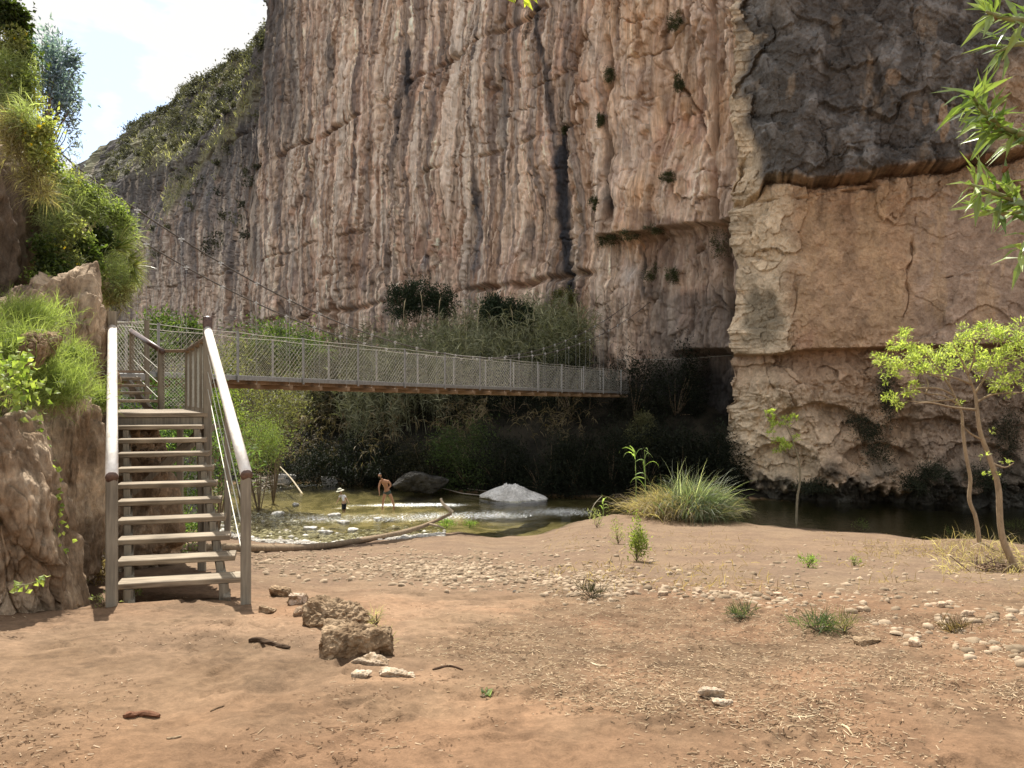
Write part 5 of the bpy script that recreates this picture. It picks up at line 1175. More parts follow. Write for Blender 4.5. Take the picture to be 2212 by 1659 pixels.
# fan palm: fronds with radiating leaflets
root = thing('fan_palm', 'small fan palm with shiny fronds sticking out right of the green overhang', 'palm', W(262, 575, 12.6))
for i, (u, v, ang, s) in enumerate(((283, 535, -.10, .36), (296, 560, -.35, .40), (300, 590, -.6, .42), (284, 612, -1.0, .38), (268, 540, .5, .34), (305, 575, -.2, .34))):
    c_ = W(u-18, v-3, 12.5-.06*i); n = 22; a = ang+np.linspace(-1.05, 1.05, n); D = np.stack([np.cos(a), -.25+RNG.normal(0, .12, n), np.sin(a)], 1)
    V, q, t, cl_ = blades(np.repeat(c_[None], n, 0), D, s*RNG.uniform(.85, 1.1, n), .024, tint(n, (.10, .15, .03), (.42, .42, .16)), bend=.18, seg=4); mesh('frond', V, [q, t], M['glossleaf'], root, False, cl_)
m = MB(); m.tube([W(255, 590, 12.7), W(268, 575, 12.6), W(282, 565, 12.5)], [.05, .05, .02], 6, c=(.2, .14, .09)); m.build('trunk', M['bark'], root)
# tree against the sky, a blue lens fringe painted into its leaf colour
shrub('tree', 'thin blue-fringed tree standing against the sky on the left rock', 'tree', W(112, 150, 14.5), (.42, .5, .75), 2600, (.11, .045), (.12, .17, .26), (.26, .34, .48), base=W(95, 330, 14.2), k=22, up=.2, tight=.22, shell=.5, nst=14, sr=.012)
shrub('tree', 'bare twiggy lower crown of blue-fringed leaves right of the yellow flowers', 'tree', W(126, 262, 14.5), (.30, .4, .85), 900, (.09, .03), (.15, .18, .27), (.30, .34, .48), base=W(105, 350, 14.2), k=24, up=.2, tight=.2, shell=.5, nst=20, sr=.008)
# debris plant and weeds at the foot of the stairs
shrub('dry_weed', 'dry brown weed heap between the slab and the left stair post', 'weed', GP(195, 1262, 5)+[0, 0, .18], (.2, .2, .28), 900, (.07, .014), (.18, .12, .07), (.42, .32, .2), k=20, up=.6, nst=10, sr=.004, stemc='bark')
for u, v, s, lab in ((165, 1298, .16, 'pale little weed at the foot of the leaning slab'), (225, 1310, .12, 'small weed at the foot of the left stair post'), (290, 1290, .08, 'tiny weed just right of the left stair post')):
    p = GP(u, v, 4); shrub('weed', lab, 'weed', p+[0, 0, s*.6], (s*.7, s*.6, s*.8), 90, (.05, .012), (.2, .26, .09), (.5, .52, .3), base=p, k=8, up=.8, nst=6, sr=.003)
# young trees on the right
# ---------------------------------------------------------------- saplings, tussock, foreground plants
def path(pts, d0, d1=None):
    n = len(pts); d1 = d0 if d1 is None else d1
    return np.array([W(u, v, d0+(d1-d0)*i/(n-1)) for i, (u, v) in enumerate(pts)])
def smooth_path(P, k=5):
    P = np.asarray(P); t = np.linspace(0, len(P)-1, (len(P)-1)*k+1); i = np.clip(t.astype(int), 0, len(P)-2); f = (t-i)[:, None]
    p0 = P[np.maximum(i-1, 0)]; p1 = P[i]; p2 = P[i+1]; p3 = P[np.minimum(i+2, len(P)-1)]
    return .5*((2*p1)+(-p0+p2)*f+(2*p0-5*p1+4*p2-p3)*f**2+(-p0+3*p1-3*p2+p3)*f**3)
def crown(root, cl, n, leaf, c1, c2, name='foliage', flat=.6):
    Ps, Ds = [], []
    for (c_, s, w) in cl:
        m_ = int(n*w); sc_ = RNG.normal(0, .85, (6, 3)); q = sc_[RNG.integers(0, 6, m_)]+RNG.normal(0, .36, (m_, 3)); Ps.append(np.asarray(c_)+q*[s*.85, s, s*flat*.85]); Ds.append(unit(q*.5+RNG.normal(0, .5, (m_, 3))+[0, 0, .55]))
    P = np.concatenate(Ps); D = np.concatenate(Ds); n = len(P)
    V, t, k = leaves(P, D, unit(RNG.normal(0, .6, (n, 3))+[0, 0, 1]), leaf[0]*RNG.uniform(.6, 1.25, n), leaf[1]*RNG.uniform(.7, 1.2, n), tint(n, c1, c2, .2), .2)
    return mesh(name, V, t, M['leaf'], root, False, k)
BK = (.30, .225, .145)
gA = GP(2188, 1232, 8, 20); dA = gA[1]
ta = thing('young_tree', 'sapling with the thicker leaning trunk and lime crown, right of the pair', 'tree', gA)
pA = path([(2212, 1262), (2188, 1228), (2168, 1170), (2160, 1120), (2156, 1050), (2138, 990), (2118, 935), (2110, 880), (2106, 850), (2085, 795), (2060, 745)], dA); pA[0] = gA+[.16, .05, -.1]; pA[1] = gA+[.03, 0, .06]
m = MB(); P = smooth_path(pA); m.tube(P, np.interp(np.linspace(0, 1, len(P)), [0, .1, .5, .75, 1], [.07, .055, .04, .024, .009]), 10, c=BK, wob=.06); m.build('trunk', M['bark'], ta, True)
def limbs(root, lst, d, r=.02, dd=.25):
    for i, pts in enumerate(lst):
        P = path(pts, d, d+RNG.uniform(-dd, dd)); P = smooth_path(P, 4); m = MB(); m.tube(P, np.linspace(r, r*.3, len(P)), 5, c=np.array(BK)*.9); m.build('limb', M['bark'], root, True)
limbs(ta, [[(2106, 850), (2130, 810), (2145, 770), (2160, 730)], [(2108, 870), (2135, 855), (2160, 850), (2200, 848), (2240, 850)], [(2098, 830), (2060, 815), (2020, 808)], [(2122, 950), (2095, 935), (2075, 915)], [(2090, 810), (2105, 770), (2100, 730)], [(2110, 885), (2060, 880), (2010, 870), (1975, 872)], [(2142, 1000), (2170, 1010), (2190, 1000)], [(2150, 800), (2190, 780), (2230, 760)]], dA)
LM = ((.22, .29, .07), (.54, .59, .21))
def cpos(lst, d): return [(W(u, v, d+RNG.uniform(-.4, .4)), s*d/F, w) for u, v, s, w in lst]
crown(ta, cpos([(2095, 725, 20, 1), (2130, 718, 18, .8), (2165, 725, 22, 1.1), (2200, 735, 22, 1.2), (2185, 770, 24, 1.2), (2150, 775, 20, 1), (2110, 765, 20, 1), (2075, 755, 18, .8), (2195, 820, 18, .8), (2160, 820, 15, .5), (2230, 790, 22, 1), (2210, 710, 18, .8), (2120, 800, 14, .5), (2085, 790, 14, .5), (2175, 845, 10, .3), (2178, 1000, 5, .08), (2150, 1022, 5, .08), (2128, 1028, 5, .06), (2137, 935, 4, .05), (2130, 985, 4, .05), (2120, 706, 8, .3), (2260, 830, 22, 1)], dA), 230, (.068, .024), *LM, flat=.75)
gB = GP(2117, 1172, 12, 22); dB = gB[1]
tb_ = thing('young_tree', 'slimmer sapling with a wavy trunk at the water edge, left of the pair', 'tree', gB)
pB = path([(2117, 1175), (2108, 1120), (2094, 1080), (2096, 1035), (2087, 985), (2080, 930), (2077, 890), (2062, 855), (2050, 825), (2052, 800)], dB); pB[0] = gB-[0, 0, .1]
m = MB(); P = smooth_path(pB); m.tube(P, np.interp(np.linspace(0, 1, len(P)), [0, .1, .5, 1], [.05, .042, .034, .010]), 9, c=BK, wob=.06); m.build('trunk', M['bark'], tb_, True)
limbs(tb_, [[(2078, 880), (2040, 855), (2000, 850), (1965, 835)], [(2062, 855), (2030, 840), (1990, 838), (1950, 848), (1925, 875)], [(2052, 820), (2010, 808), (1960, 790), (1925, 775)], [(2056, 840), (2020, 790), (1990, 750), (1960, 725)], [(2065, 862), (2000, 868), (1960, 866)], [(2000, 850), (2005, 830), (1998, 812)]], dB, .022)
crown(tb_, cpos([(1915, 775, 16, .9), (1940, 790, 16, .9), (1965, 775, 18, .9), (1995, 765, 20, 1.1), (2020, 780, 18, 1), (2005, 800, 16, .7), (1925, 808, 12, .5), (1930, 745, 10, .5), (1960, 740, 14, .6), (1947, 728, 8, .3), (1955, 712, 7, .25), (1985, 785, 16, .8), (2040, 770, 18, .9), (1920, 858, 9, .4), (1940, 868, 9, .4), (1965, 838, 12, .6), (2040, 805, 12, .4), (2060, 760, 14, .6), (2070, 870, 5, .06)], dB), 215, (.085, .03), *LM, flat=.75)
gC = W(1719, 1124, 31.5); gC[2] = float(ground_z(np.array([gC[0]]), np.array([gC[1]]))[0]); dC = 31.5
tc_ = thing('young_tree', 'spindly waterside sapling with a few pale leaf sprays beside the grass tussock', 'tree', gC)
pC = path([(1719, 1128), (1722, 1080), (1728, 1040), (1726, 1000), (1715, 960), (1700, 925), (1672, 890)], dC); pC[0][2] = gC[2]-.1
m = MB(); P = smooth_path(pC); m.tube(P, np.linspace(.055, .012, len(P)), 7, c=(.22, .19, .13)); m.build('trunk', M['bark'], tc_, True)
limbs(tc_, [[(1716, 965), (1700, 965), (1685, 968)], [(1705, 930), (1720, 940), (1730, 945)], [(1700, 925), (1715, 915), (1718, 905)], [(1726, 1000), (1745, 985), (1755, 970)]], dC, .018)
crown(tc_, cpos([(1665, 893, 5, .7), (1668, 908, 5, .5), (1680, 918, 6, .8), (1700, 912, 7, .8), (1715, 903, 5, .4), (1663, 935, 5, .4), (1690, 955, 8, 1.), (1682, 972, 7, .8), (1705, 968, 7, .8), (1718, 945, 5, .4), (1675, 950, 5, .4)], dC), 95, (.15, .055), (.25, .33, .07), (.55, .62, .2))

# big grass tussock on the point
gT = W(1465, 1128, 31.6); gT[2] = float(ground_z(np.array([gT[0]]), np.array([gT[1]]))[0])
tu = thing('grass_tussock', 'huge arching grass tussock on the sandy point by the river', 'tussock', gT)
def tuss(n, cx, sx, L_, c1, c2, lean, name, bend=1.0, wid=.03, zs=.25, sp=.38):
    P = gT+np.stack([cx+RNG.normal(0, sx, n), RNG.normal(0, .5, n), RNG.uniform(-.05, zs, n)], 1)
    out_ = (P-gT)*[.35, .35, 0]
    V, q, t, k = blades(P, unit(out_+RNG.normal(0, sp, (n, 3))*[1, 1, .3]+lean), RNG.uniform(*L_, n), wid, tint(n, c1, c2, .25), bend=bend*RNG.uniform(.5, 1.3, n), seg=6); mesh(name, V, [q, t], M['grass'], tu, False, k)
tuss(3600, .50, .42, (.8, 2.25), (.055, .08, .04), (.20, .235, .14), [.10, -.1, .9], 'green_blades', 1.35, .026)
tuss(3000, -.30, .58, (.5, 1.5), (.22, .165, .10), (.44, .36, .24), [-.15, -.25, .65], 'dry_blades', .8, .024, .4)
tuss(900, .95, .42, (.8, 1.8), (.16, .15, .10), (.38, .33, .24), [.35, -.2, .75], 'dead_blades', .8, .024)
tuss(110, .5, .42, (1.5, 2.5), (.35, .40, .28), (.60, .62, .48), [.1, -.1, 1], 'pale_stalks', .42, .022, sp=.3)
# cane shoots left of the tussock
for u, v, h, lab in ((1372, 975, 2.8, 'young cane with drooping leaves, tallest, rising left of the tussock'), (1392, 972, 2.8, 'young cane beside the tallest one with a bent top'), (1302, 1075, 1.2, 'short bright cane shoot standing at the water edge')):
    p = W(u, v, 31.8); b = p-[0, 0, h]; b[2] = max(b[2], 0); root = thing('cane_shoot', lab, 'cane', b)
    m = MB(); m.tube([b, (b+p)/2+[.04, 0, 0], p], [.02, .018, .008], 5, c=(.25, .32, .12)); m.build('stem', M['bark'], root)
    n = 9; P = b+(p-b)*RNG.uniform(.45, 1, n)[:, None]; V, q, t, k = blades(P, unit(RNG.normal(0, .5, (n, 3))+[.1, -.1, .8]), RNG.uniform(.4, .8, n)*h/2.8+.15, .048, tint(n, (.25, .38, .10), (.50, .62, .25)), bend=1.1, seg=6); mesh('leaves', V, [q, t], M['leaf'], root, False, k)
m = MB(); m.tube(smooth_path([W(1275, 1128, 32), W(1276, 1108, 32), W(1285, 1088, 32), W(1300, 1072, 32)]), .012, 5, c=(.5, .46, .36)); o = m.build('dead_stalk', M['bark']); tag(o, 'single thin pale dead stalk standing in the water left of the tussock', 'stalk')
# small plants on the flat
def weed(name, label, u, v, h, w, n, c1, c2, lf=(.07, .02), up=.9, kl='leaf', dmin=4):
    p = GP(u, v, dmin); return shrub(name, label, 'weed', p+[0, 0, h*.5], (w, w*.8, h*.55), n, lf, c1, c2, base=p, k=12, up=up, nst=8, sr=.005, kindleaf=kl, tight=.3, shell=.2, droop=.25 if kl == 'leaf' else .6)
weed('leafy_weed', 'upright leafy green weed alone on the flat before the tussock', 1375, 1213, .62, .15, 900, (.13, .18, .04), (.36, .40, .11), (.06, .02))
weed('leafy_weed', 'fainter pale weed just left of the upright one', 1335, 1175, .55, .18, 260, (.22, .24, .10), (.45, .45, .22), (.06, .018))
weed('leafy_weed', 'thin weed at the river edge left of the tussock', 1290, 1140, .5, .3, 200, (.2, .24, .1), (.42, .44, .22), (.08, .02))
weed('leafy_weed', 'small green sprout between pebbles and the shore', 1745, 1226, .22, .12, 220, (.12, .2, .04), (.34, .44, .12), (.06, .014))
weed('leafy_weed', 'tiny sprout right of the small green sprout', 1845, 1222, .14, .1, 90, (.16, .2, .06), (.36, .42, .14), (.05, .014))
weed('leafy_weed', 'bright little shore weed at the water edge, middle right', 1860, 1146, .55, .28, 240, (.16, .28, .07), (.42, .55, .2), (.12, .035))
weed('leafy_weed', 'small shore weed left of the slim sapling', 2050, 1160, .4, .14, 160, (.2, .32, .1), (.5, .6, .28), (.07, .025), dmin=10)
weed('leafy_weed', 'grey-green shore weed at the foot of the slim sapling', 2090, 1163, .3, .25, 260, (.2, .28, .13), (.48, .54, .32), (.09, .02), dmin=10)
weed('leafy_weed', 'grassy weed behind the thick sapling trunk', 2195, 1150, .5, .5, 400, (.14, .2, .07), (.36, .42, .2), (.2, .012), kl='blade', dmin=10)
weed('leafy_weed', 'tiny green weed at the log end by the river', 965, 1140, .3, .35, 300, (.14, .24, .06), (.34, .45, .14), (.1, .035))
weed('leafy_weed', 'fresh weed by the river right of the log end', 1015, 1140, .25, .3, 200, (.14, .24, .06), (.34, .45, .14), (.1, .03))
weed('grass_clump', 'dark green grass clump lying at the edge of the pebbles', 1765, 1362, .09, .13, 300, (.035, .06, .025), (.12, .16, .07), (.13, .006), kl='blade')
weed('grass_clump', 'sparse grass clump right of the dark one', 1825, 1363, .1, .12, 160, (.08, .09, .04), (.24, .22, .11), (.11, .005), kl='blade')
weed('grass_clump', 'dark grass clump left of the two on the pebble edge', 1605, 1335, .07, .11, 200, (.04, .06, .03), (.13, .15, .08), (.11, .006), kl='blade')
weed('grass_clump', 'black burnt tuft among the pebbles', 1278, 1293, .1, .12, 120, (.025, .022, .016), (.08, .07, .05), (.14, .008), kl='blade')
weed('grass_clump', 'brown flattened tuft near the right edge', 2065, 1368, .05, .14, 160, (.07, .05, .03), (.16, .11, .07), (.12, .007), kl='blade')
weed('grass_clump', 'dry tuft growing beside the wedge rock', 838, 1398, .10, .05, 60, (.3, .3, .14), (.5, .48, .26), (.09, .006), kl='blade')
weed('grass_clump', 'dry grass sprouting between the two big rocks', 812, 1350, .12, .06, 70, (.34, .3, .2), (.55, .48, .34), (.1, .005), kl='blade')
weed('fallen_leaf', 'single green leaf cluster lying on the dirt', 1045, 1506, .02, .04, 14, (.16, .24, .12), (.3, .38, .22), (.05, .03), up=0)
# twig heap at the foot of the thick sapling
root = thing('twig_heap', 'dark heap of twigs caught at the foot of the thicker sapling', 'twig heap', GP(2150, 1235, 8)); m = MB(); p0 = GP(2150, 1235, 8)
for i in range(46):
    p = p0+RNG.normal(0, .13, 3)*[1.3, .8, .3]+[0, 0, .06]; d = unit(RNG.normal(size=3)*[1, 1, .4])*RNG.uniform(.08, .26); m.tube([p-d, p, p+d], .008, 4, c=np.array([.11, .075, .05])*RNG.uniform(.5, 2.2))
m.build('twigs', M['bark'], root)
# loose ground cover: straw, chips, dry stubble; pebbles
def gpts(n, umin, umax, vmin, vmax, pw=1.0):
    """points spread evenly over a patch of ground"""
    d_a = 1.0; out_ = []
    u = RNG.uniform(umin, umax, n*2); v = vmin+(vmax-vmin)*RNG.random(n*2)**pw
    # solve distance by a few fixed-point steps on the ground height
    d = 1750*2.2/(v-CV)
    for _ in range(40):
        x = (u-CU)/F*d; z = ground_z(x, d, False); dn = F*(EYE-z)/(v-CV); d = .6*d+.4*np.clip(dn, 2.5, 34)
    x = (u-CU)/F*d; z = ground_z(x, d); ok = np.abs(EYE-(v-CV)/F*d-z) < .25
    return np.stack([x, d, z], 1)[ok][:n], u[ok][:n], v[ok][:n]
def flakes(P, L_, W_, col, tilt=.18):
    n = len(P); a = RNG.normal(0, .75, n)+.0; D = np.stack([np.cos(a), np.sin(a), RNG.normal(0, tilt, n)], 1); D = unit(D); S_ = unit(np.cross(D, [0, 0, 1.])); U_ = np.cross(S_, D)
    L_ = L_[:, None]/2; W_ = W_[:, None]/2; P = P+[0, 0, .004]; 
    V = np.stack([P-D*L_-S_*W_, P+D*L_-S_*W_*.7, P+D*L_+S_*W_*.7, P-D*L_+S_*W_, P-D*L_*.9+U_*W_*1.2, P+D*L_*.9+U_*W_*1.0], 1).reshape(-1, 3)
    i = (np.arange(n)*6)[:, None]; q = np.concatenate([i+[0, 1, 5, 4], i+[2, 3, 4, 5]]); t = np.concatenate([i+[1, 2, 5], i+[3, 0, 4]])
    return V, q, t, np.repeat(col, 6, 0)
P, u, v = gpts(30000, 700, 2330, 1255, 1665, .95)
keep = RNG.random(len(P)) < sstep(-.35, .35, fbm2(P[:, 0]*.8, P[:, 1]*.8, 3, 71)+sstep(-.6, 1.2, P[:, 0])*.9-.45-sstep(1560, 1680, v)*sstep(1500, 1000, u)*.4); P = P[keep]; n = len(P)
sc = RNG.gamma(2., .5, n); dk_ = RNG.random(n) < .33; col = tint(n, (.42, .30, .18), (.66, .52, .35), .15); col[dk_] = tint(dk_.sum(), (.10, .065, .04), (.22, .15, .09))
V, q, t, k = flakes(P, .016*sc+.005, .003+.003*RNG.random(n), col); o = mesh('straw_litter', V, [q, t], M['straw'], None, False, k); tag(o, kind='stuff')
P, u, v = gpts(3800, -60, 1200, 1290, 1665); P = P[RNG.random(len(P)) < sstep(-.05, .4, fbm2(P[:, 0]*1.3, P[:, 1]*1.3, 4, 79))]; n = len(P); sc = RNG.gamma(1.6, .5, n); dk_ = RNG.random(n) < .6; col = tint(n, (.42, .30, .18), (.62, .48, .33), .15); col[dk_] = tint(dk_.sum(), (.12, .07, .04), (.24, .15, .09))
V, q, t, k = flakes(P, .016*sc+.004, .003+.004*RNG.random(n), col); o = mesh('dirt_litter', V, [q, t], M['straw'], None, False, k); tag(o, kind='stuff')
P1, u, v = gpts(5200, 1150, 2300, 1140, 1290); P2, _, _ = gpts(2600, 1850, 2300, 1165, 1260); P = np.concatenate([P1, P2]); n = len(P)
keep = RNG.random(n) < sstep(-.25, .3, fbm2(P[:, 0]*.7, P[:, 1]*.5, 3, 73)+.25*(np.arange(n) > len(P1))); P = P[keep]; n = len(P)
V, q, t, k = blades(P, unit(RNG.normal(0, .7, (n, 3))+[.1, -.1, .5]), RNG.uniform(.04, .22, n), .011, tint(n, (.16, .10, .06), (.40, .30, .19)), bend=.9); o = mesh('dry_stubble_grass', V, [q, t], M['grass'], None, False, k); tag(o, kind='stuff')
P, u, v = gpts(900, 2020, 2300, 1158, 1240); n = len(P)
V, q, t, k = blades(P, unit(RNG.normal(0, .6, (n, 3))+[-.3, -.3, .5]), RNG.uniform(.15, .5, n), .012, tint(n, (.30, .23, .14), (.52, .43, .30)), bend=.7); o = mesh('dry_grass', V, [q, t], M['grass'], None, False, k); tag(o, kind='stuff')
# pebbles
def pebbles(name, P, size, col, flat=.62):
    n = len(P); k = 10; ico = unit(np.array([[0, 0, 1]]+[[math.cos(a)*.85, math.sin(a)*.85, .5] for a in np.arange(6)*math.pi/3]+[[math.cos(a), math.sin(a), -.25] for a in np.arange(6)*math.pi/3+.5]))
    ico = ico*[1, 1, 1]; Fi = [[0, 1+i, 1+(i+1) % 6] for i in range(6)]+[[1+i, 7+i, 1+(i+1) % 6] for i in range(6)]+[[1+(i+1) % 6, 7+i, 7+(i+1) % 6] for i in range(6)]
    a = RNG.uniform(0, 6.28, n); s = size[:, None]*RNG.uniform(.7, 1.4, (n, 2)); h = size*flat*RNG.uniform(.6, 1.2, n)
    B = ico[None]*(1+RNG.normal(0, .10, (n, 13, 1)))
    x = B[..., 0]*s[:, :1]; y = B[..., 1]*s[:, 1:]*.75; z = B[..., 2]*h[:, None]
    V = np.stack([x*np.cos(a)[:, None]-y*np.sin(a)[:, None], x*np.sin(a)[:, None]+y*np.cos(a)[:, None], z], -1)+P[:, None, :]
    t = (np.array(Fi)[None]+(np.arange(n)*13)[:, None, None]).reshape(-1, 3)
    return mesh(name, V.reshape(-1, 3), t, M['pebble'], None, True, np.repeat(col, 13, 0))
PC = ((.21, .155, .10), (.41, .315, .22))
Ps = []
for (ua, va, ub, vb, wv, n) in ((540, 1205, 1050, 1235, 26, 3800), (850, 1215, 1350, 1268, 26, 3400), (1250, 1255, 1720, 1298, 17, 1300), (1650, 1275, 2260, 1335, 28, 520), (1880, 1350, 2260, 1420, 22, 260), (1100, 1200, 2200, 1230, 30, 700), (1150, 1165, 1500, 1185, 14, 300)):
    P, u, v = gpts(n*3, ua, ub, 1160, 1450); vc = va+(vb-va)*(u-ua)/(ub-ua); k = RNG.random(len(P)) < np.exp(-((v-vc)/wv)**2); P = P[k][:n]; Ps.append(P)
P = np.concatenate(Ps); n = len(P); sz = np.clip(RNG.gamma(2.2, .0115, n), .008, .06); P[:, 2] += sz*.06
o = pebbles('beach_pebbles', P, sz, tint(n, *PC, .2)); tag(o, kind='stuff')
uu = RNG.uniform(470, 960, 11000); vv_ = RNG.uniform(1095, 1192, 11000); dd_ = EYE*F/(vv_-CV); xx = (uu-CU)/F*dd_; zz_ = ground_z(xx, dd_); k = (RNG.random(11000) < sstep(1090, 1175, vv_+.08*(700-uu)))*(zz_ > -.3); 
P = np.stack([xx, dd_, np.maximum(zz_, -.10)], 1)[k]; n = len(P); sz = np.clip(RNG.gamma(2.6, .019, n), .015, .16); P[:, 2] += sz*.15
o = pebbles('river_pebbles', P, sz, tint(n, (.28, .25, .21), (.54, .52, .47), .25)); tag(o, kind='stuff')
# larger stones one can pick out on the strip
for i, (u, v, s, lab) in enumerate(((2035, 1312, .06, 'largest pale cobble on the right pebble strip'), (1975, 1395, .07, 'pale cobble low on the right strip near the photo edge'), (1240, 1275, .05, 'dark-sided cobble at the pebble edge, left of centre'), (1432, 1287, .055, 'cobble casting a dark shadow in the middle of the strip'), (1360, 1283, .05, 'rounded cobble left of the middle of the strip'), (1508, 1280, .05, 'round cobble at the lower edge of the strip right of centre'), (1680, 1287, .05, 'tan cobble near the thin part of the strip'), (1862, 1320, .05, 'tan cobble on the right strip beside the grass clump'), (1112, 1280, .035, 'blackish cobble in front of the pebble strip'), (2090, 1330, .05, 'cobble right of the largest pale one'))):
    p = GP(u, v); c1_ = (.40, .30, .21) if i != 8 else (.08, .07, .06); o, _, _ = rock('cobble', p+[0, 0, s*.3], (s, s*.7, s*.55), 700+i, (0, 0, i), c1=c1_, c2=tuple(1.35*x for x in c1_), n=18, amp=.08, planes=5, sharp=4); tag(o, lab, 'cobble', 'larger cobbles on the pebble strip')
# pale stones showing in the shallows
for i, (u, v, s, lab) in enumerate(((720, 1114, .32, 'white stone breaking the shallows left of the log tip'), (742, 1128, .26, 'grey stone in the shallows below the white one'), (760, 1145, .28, 'pale stone in the shallows near the log'), (668, 1140, .25, 'wet stone in the left shallows'), (815, 1120, .22, 'small pale stone in mid river'), (640, 1090, .25, 'stone in the left riffle beyond the pebbles'), (700, 1150, .25, 'flat stone at the pebble margin'), (600, 1110, .3, 'pale stone beside the right handrail'))):
    d = EYE*F/(v-CV); o, _, _ = rock('river_stone', [(u-CU)/F*d, d, -.02], (s, s*.7, s*.4), 720+i, (0, 0, i), c1=(.36, .34, .31), c2=(.58, .57, .54), n=20, amp=.1, planes=5, sharp=4); tag(o, lab, 'stone', 'stones in the shallows')

# ---------------------------------------------------------------- logs and sticks
def ground_path(pts, lift): 
    out_ = []
    for (u, v), l in zip(pts, lift): p = GP(u, v, 6, 33); p[2] += l; out_.append(p)
    return np.array(out_)
lp = [GP(405, 1190, 6), GP(540, 1192, 6), GP(640, 1190, 6), GP(740, 1180, 6), GP(800, 1168, 6)]; d5 = lp[-1][1]
lp += [W(870, 1150, d5+1.5), W(925, 1132, d5+2.6), W(975, 1109, d5+3.2)]
for p in lp[:5]: p[2] += .07
lg = thing('driftwood_log', 'long bleached driftwood log with an upturned tip along the river edge', 'log', lp[2])
m = MB(); P = smooth_path(np.array(lp)); m.tube(P, np.interp(np.linspace(0, 1, len(P)), [0, .3, .7, 1], [.10, .095, .085, .05]), 9, c=(.24, .18, .12), wob=.14); m.build('stem', M['bark'], lg, True)
dt = d5+3.2
m = MB(); m.tube(smooth_path([W(978, 1107, dt), W(968, 1098, dt), W(957, 1088, dt), W(952, 1076, dt)]), [.07, .065, .065, .06, .06, .06, .055, .055, .05, .05, .045, .045, .045, .04, .05, .03], 8, c=(.52, .44, .33), wob=.1); m.build('limb', M['bark'], lg, True)
m = MB(); m.tube(smooth_path([W(925, 1132, d5+2.6), W(945, 1136, d5+2.4), W(960, 1142, d5+2)]), np.linspace(.05, .02, 11), 7, c=(.3, .24, .17)); m.build('limb', M['bark'], lg, True)
m = MB(); P = np.array([W(605, 1008, 45), W(630, 1035, 43), W(655, 1068, 41.2)]); P[-1][2] = -.1; m.tube(smooth_path(P), np.linspace(.028, .045, 11), 6, c=(.52, .44, .32)); o = m.build('leaning_pole', M['bark']); tag(o, 'pale thin pole leaning out of the river before the dark bank', 'pole')
m = MB(); m.tube([W(1010, 1056, 42), W(1060, 1062, 40.5), W(1092, 1070, 39.7)], [.03, .03, .02], 5, c=(.3, .27, .22)); o = m.build('drift_branch', M['bark']); tag(o, 'grey drift branch resting left of the pointed boulder', 'branch')
m = MB(); m.tube([W(945, 1052, 42), W(1000, 1066, 40.5), W(1050, 1071, 39.5)], [.02, .03, .015], 5, c=(.34, .30, .25)); o = m.build('drift_branch', M['bark']); tag(o, 'long thin drift branch floating between the two boulders', 'branch')
def stick(name, label, pts, r, c, cat='stick', wob=.2, n=7, lift=.0):
    P = np.array([GP(u, v) for u, v in pts]); P[:, 2] += r*.7+lift; m = MB(); Q = smooth_path(P, 3); rr_ = np.interp(np.linspace(0, 1, len(Q)), [0, .15, .8, 1], [r*.6, r, r*.9, r*.5]); m.tube(Q, rr_, n, c=c, wob=wob, seed=len(label)); o = m.build(name, M['bark']); return tag(o, label, cat)
stick('wood_stick', 'dark rotten stick lying on the dirt left of the rocks', [(537, 1389), (565, 1393), (600, 1398), (627, 1402)], .018, (.07, .045, .028), wob=.35)
stick('bark_piece', 'curved piece of red-brown bark in a hollow of the dirt', [(268, 1553), (290, 1549), (315, 1549), (345, 1551)], .016, (.17, .085, .05), 'bark', wob=.3)
stick('wood_stick', 'dark gnarled twig alone in the middle of the dirt', [(935, 1450), (958, 1444), (975, 1442), (1000, 1449)], .008, (.09, .055, .035))
stick('wood_stick', 'small forked twig on the left dirt', [(455, 1540), (470, 1533), (485, 1526)], .005, (.13, .085, .05))
stick('wood_stick', 'pale short stick near the lower left', [(360, 1600), (375, 1597), (392, 1593)], .006, (.3, .22, .14))
stick('wood_stick', 'pale straw stick at the lower right', [(1818, 1570), (1830, 1580), (1842, 1590)], .005, (.55, .44, .28))
stick('wood_stick', 'thin straw stick on the right litter', [(1700, 1548), (1730, 1550), (1760, 1551)], .004, (.6, .5, .33))
stick('wood_stick', 'bent straw piece in the litter middle', [(1275, 1432), (1290, 1440), (1310, 1440)], .006, (.58, .47, .32))

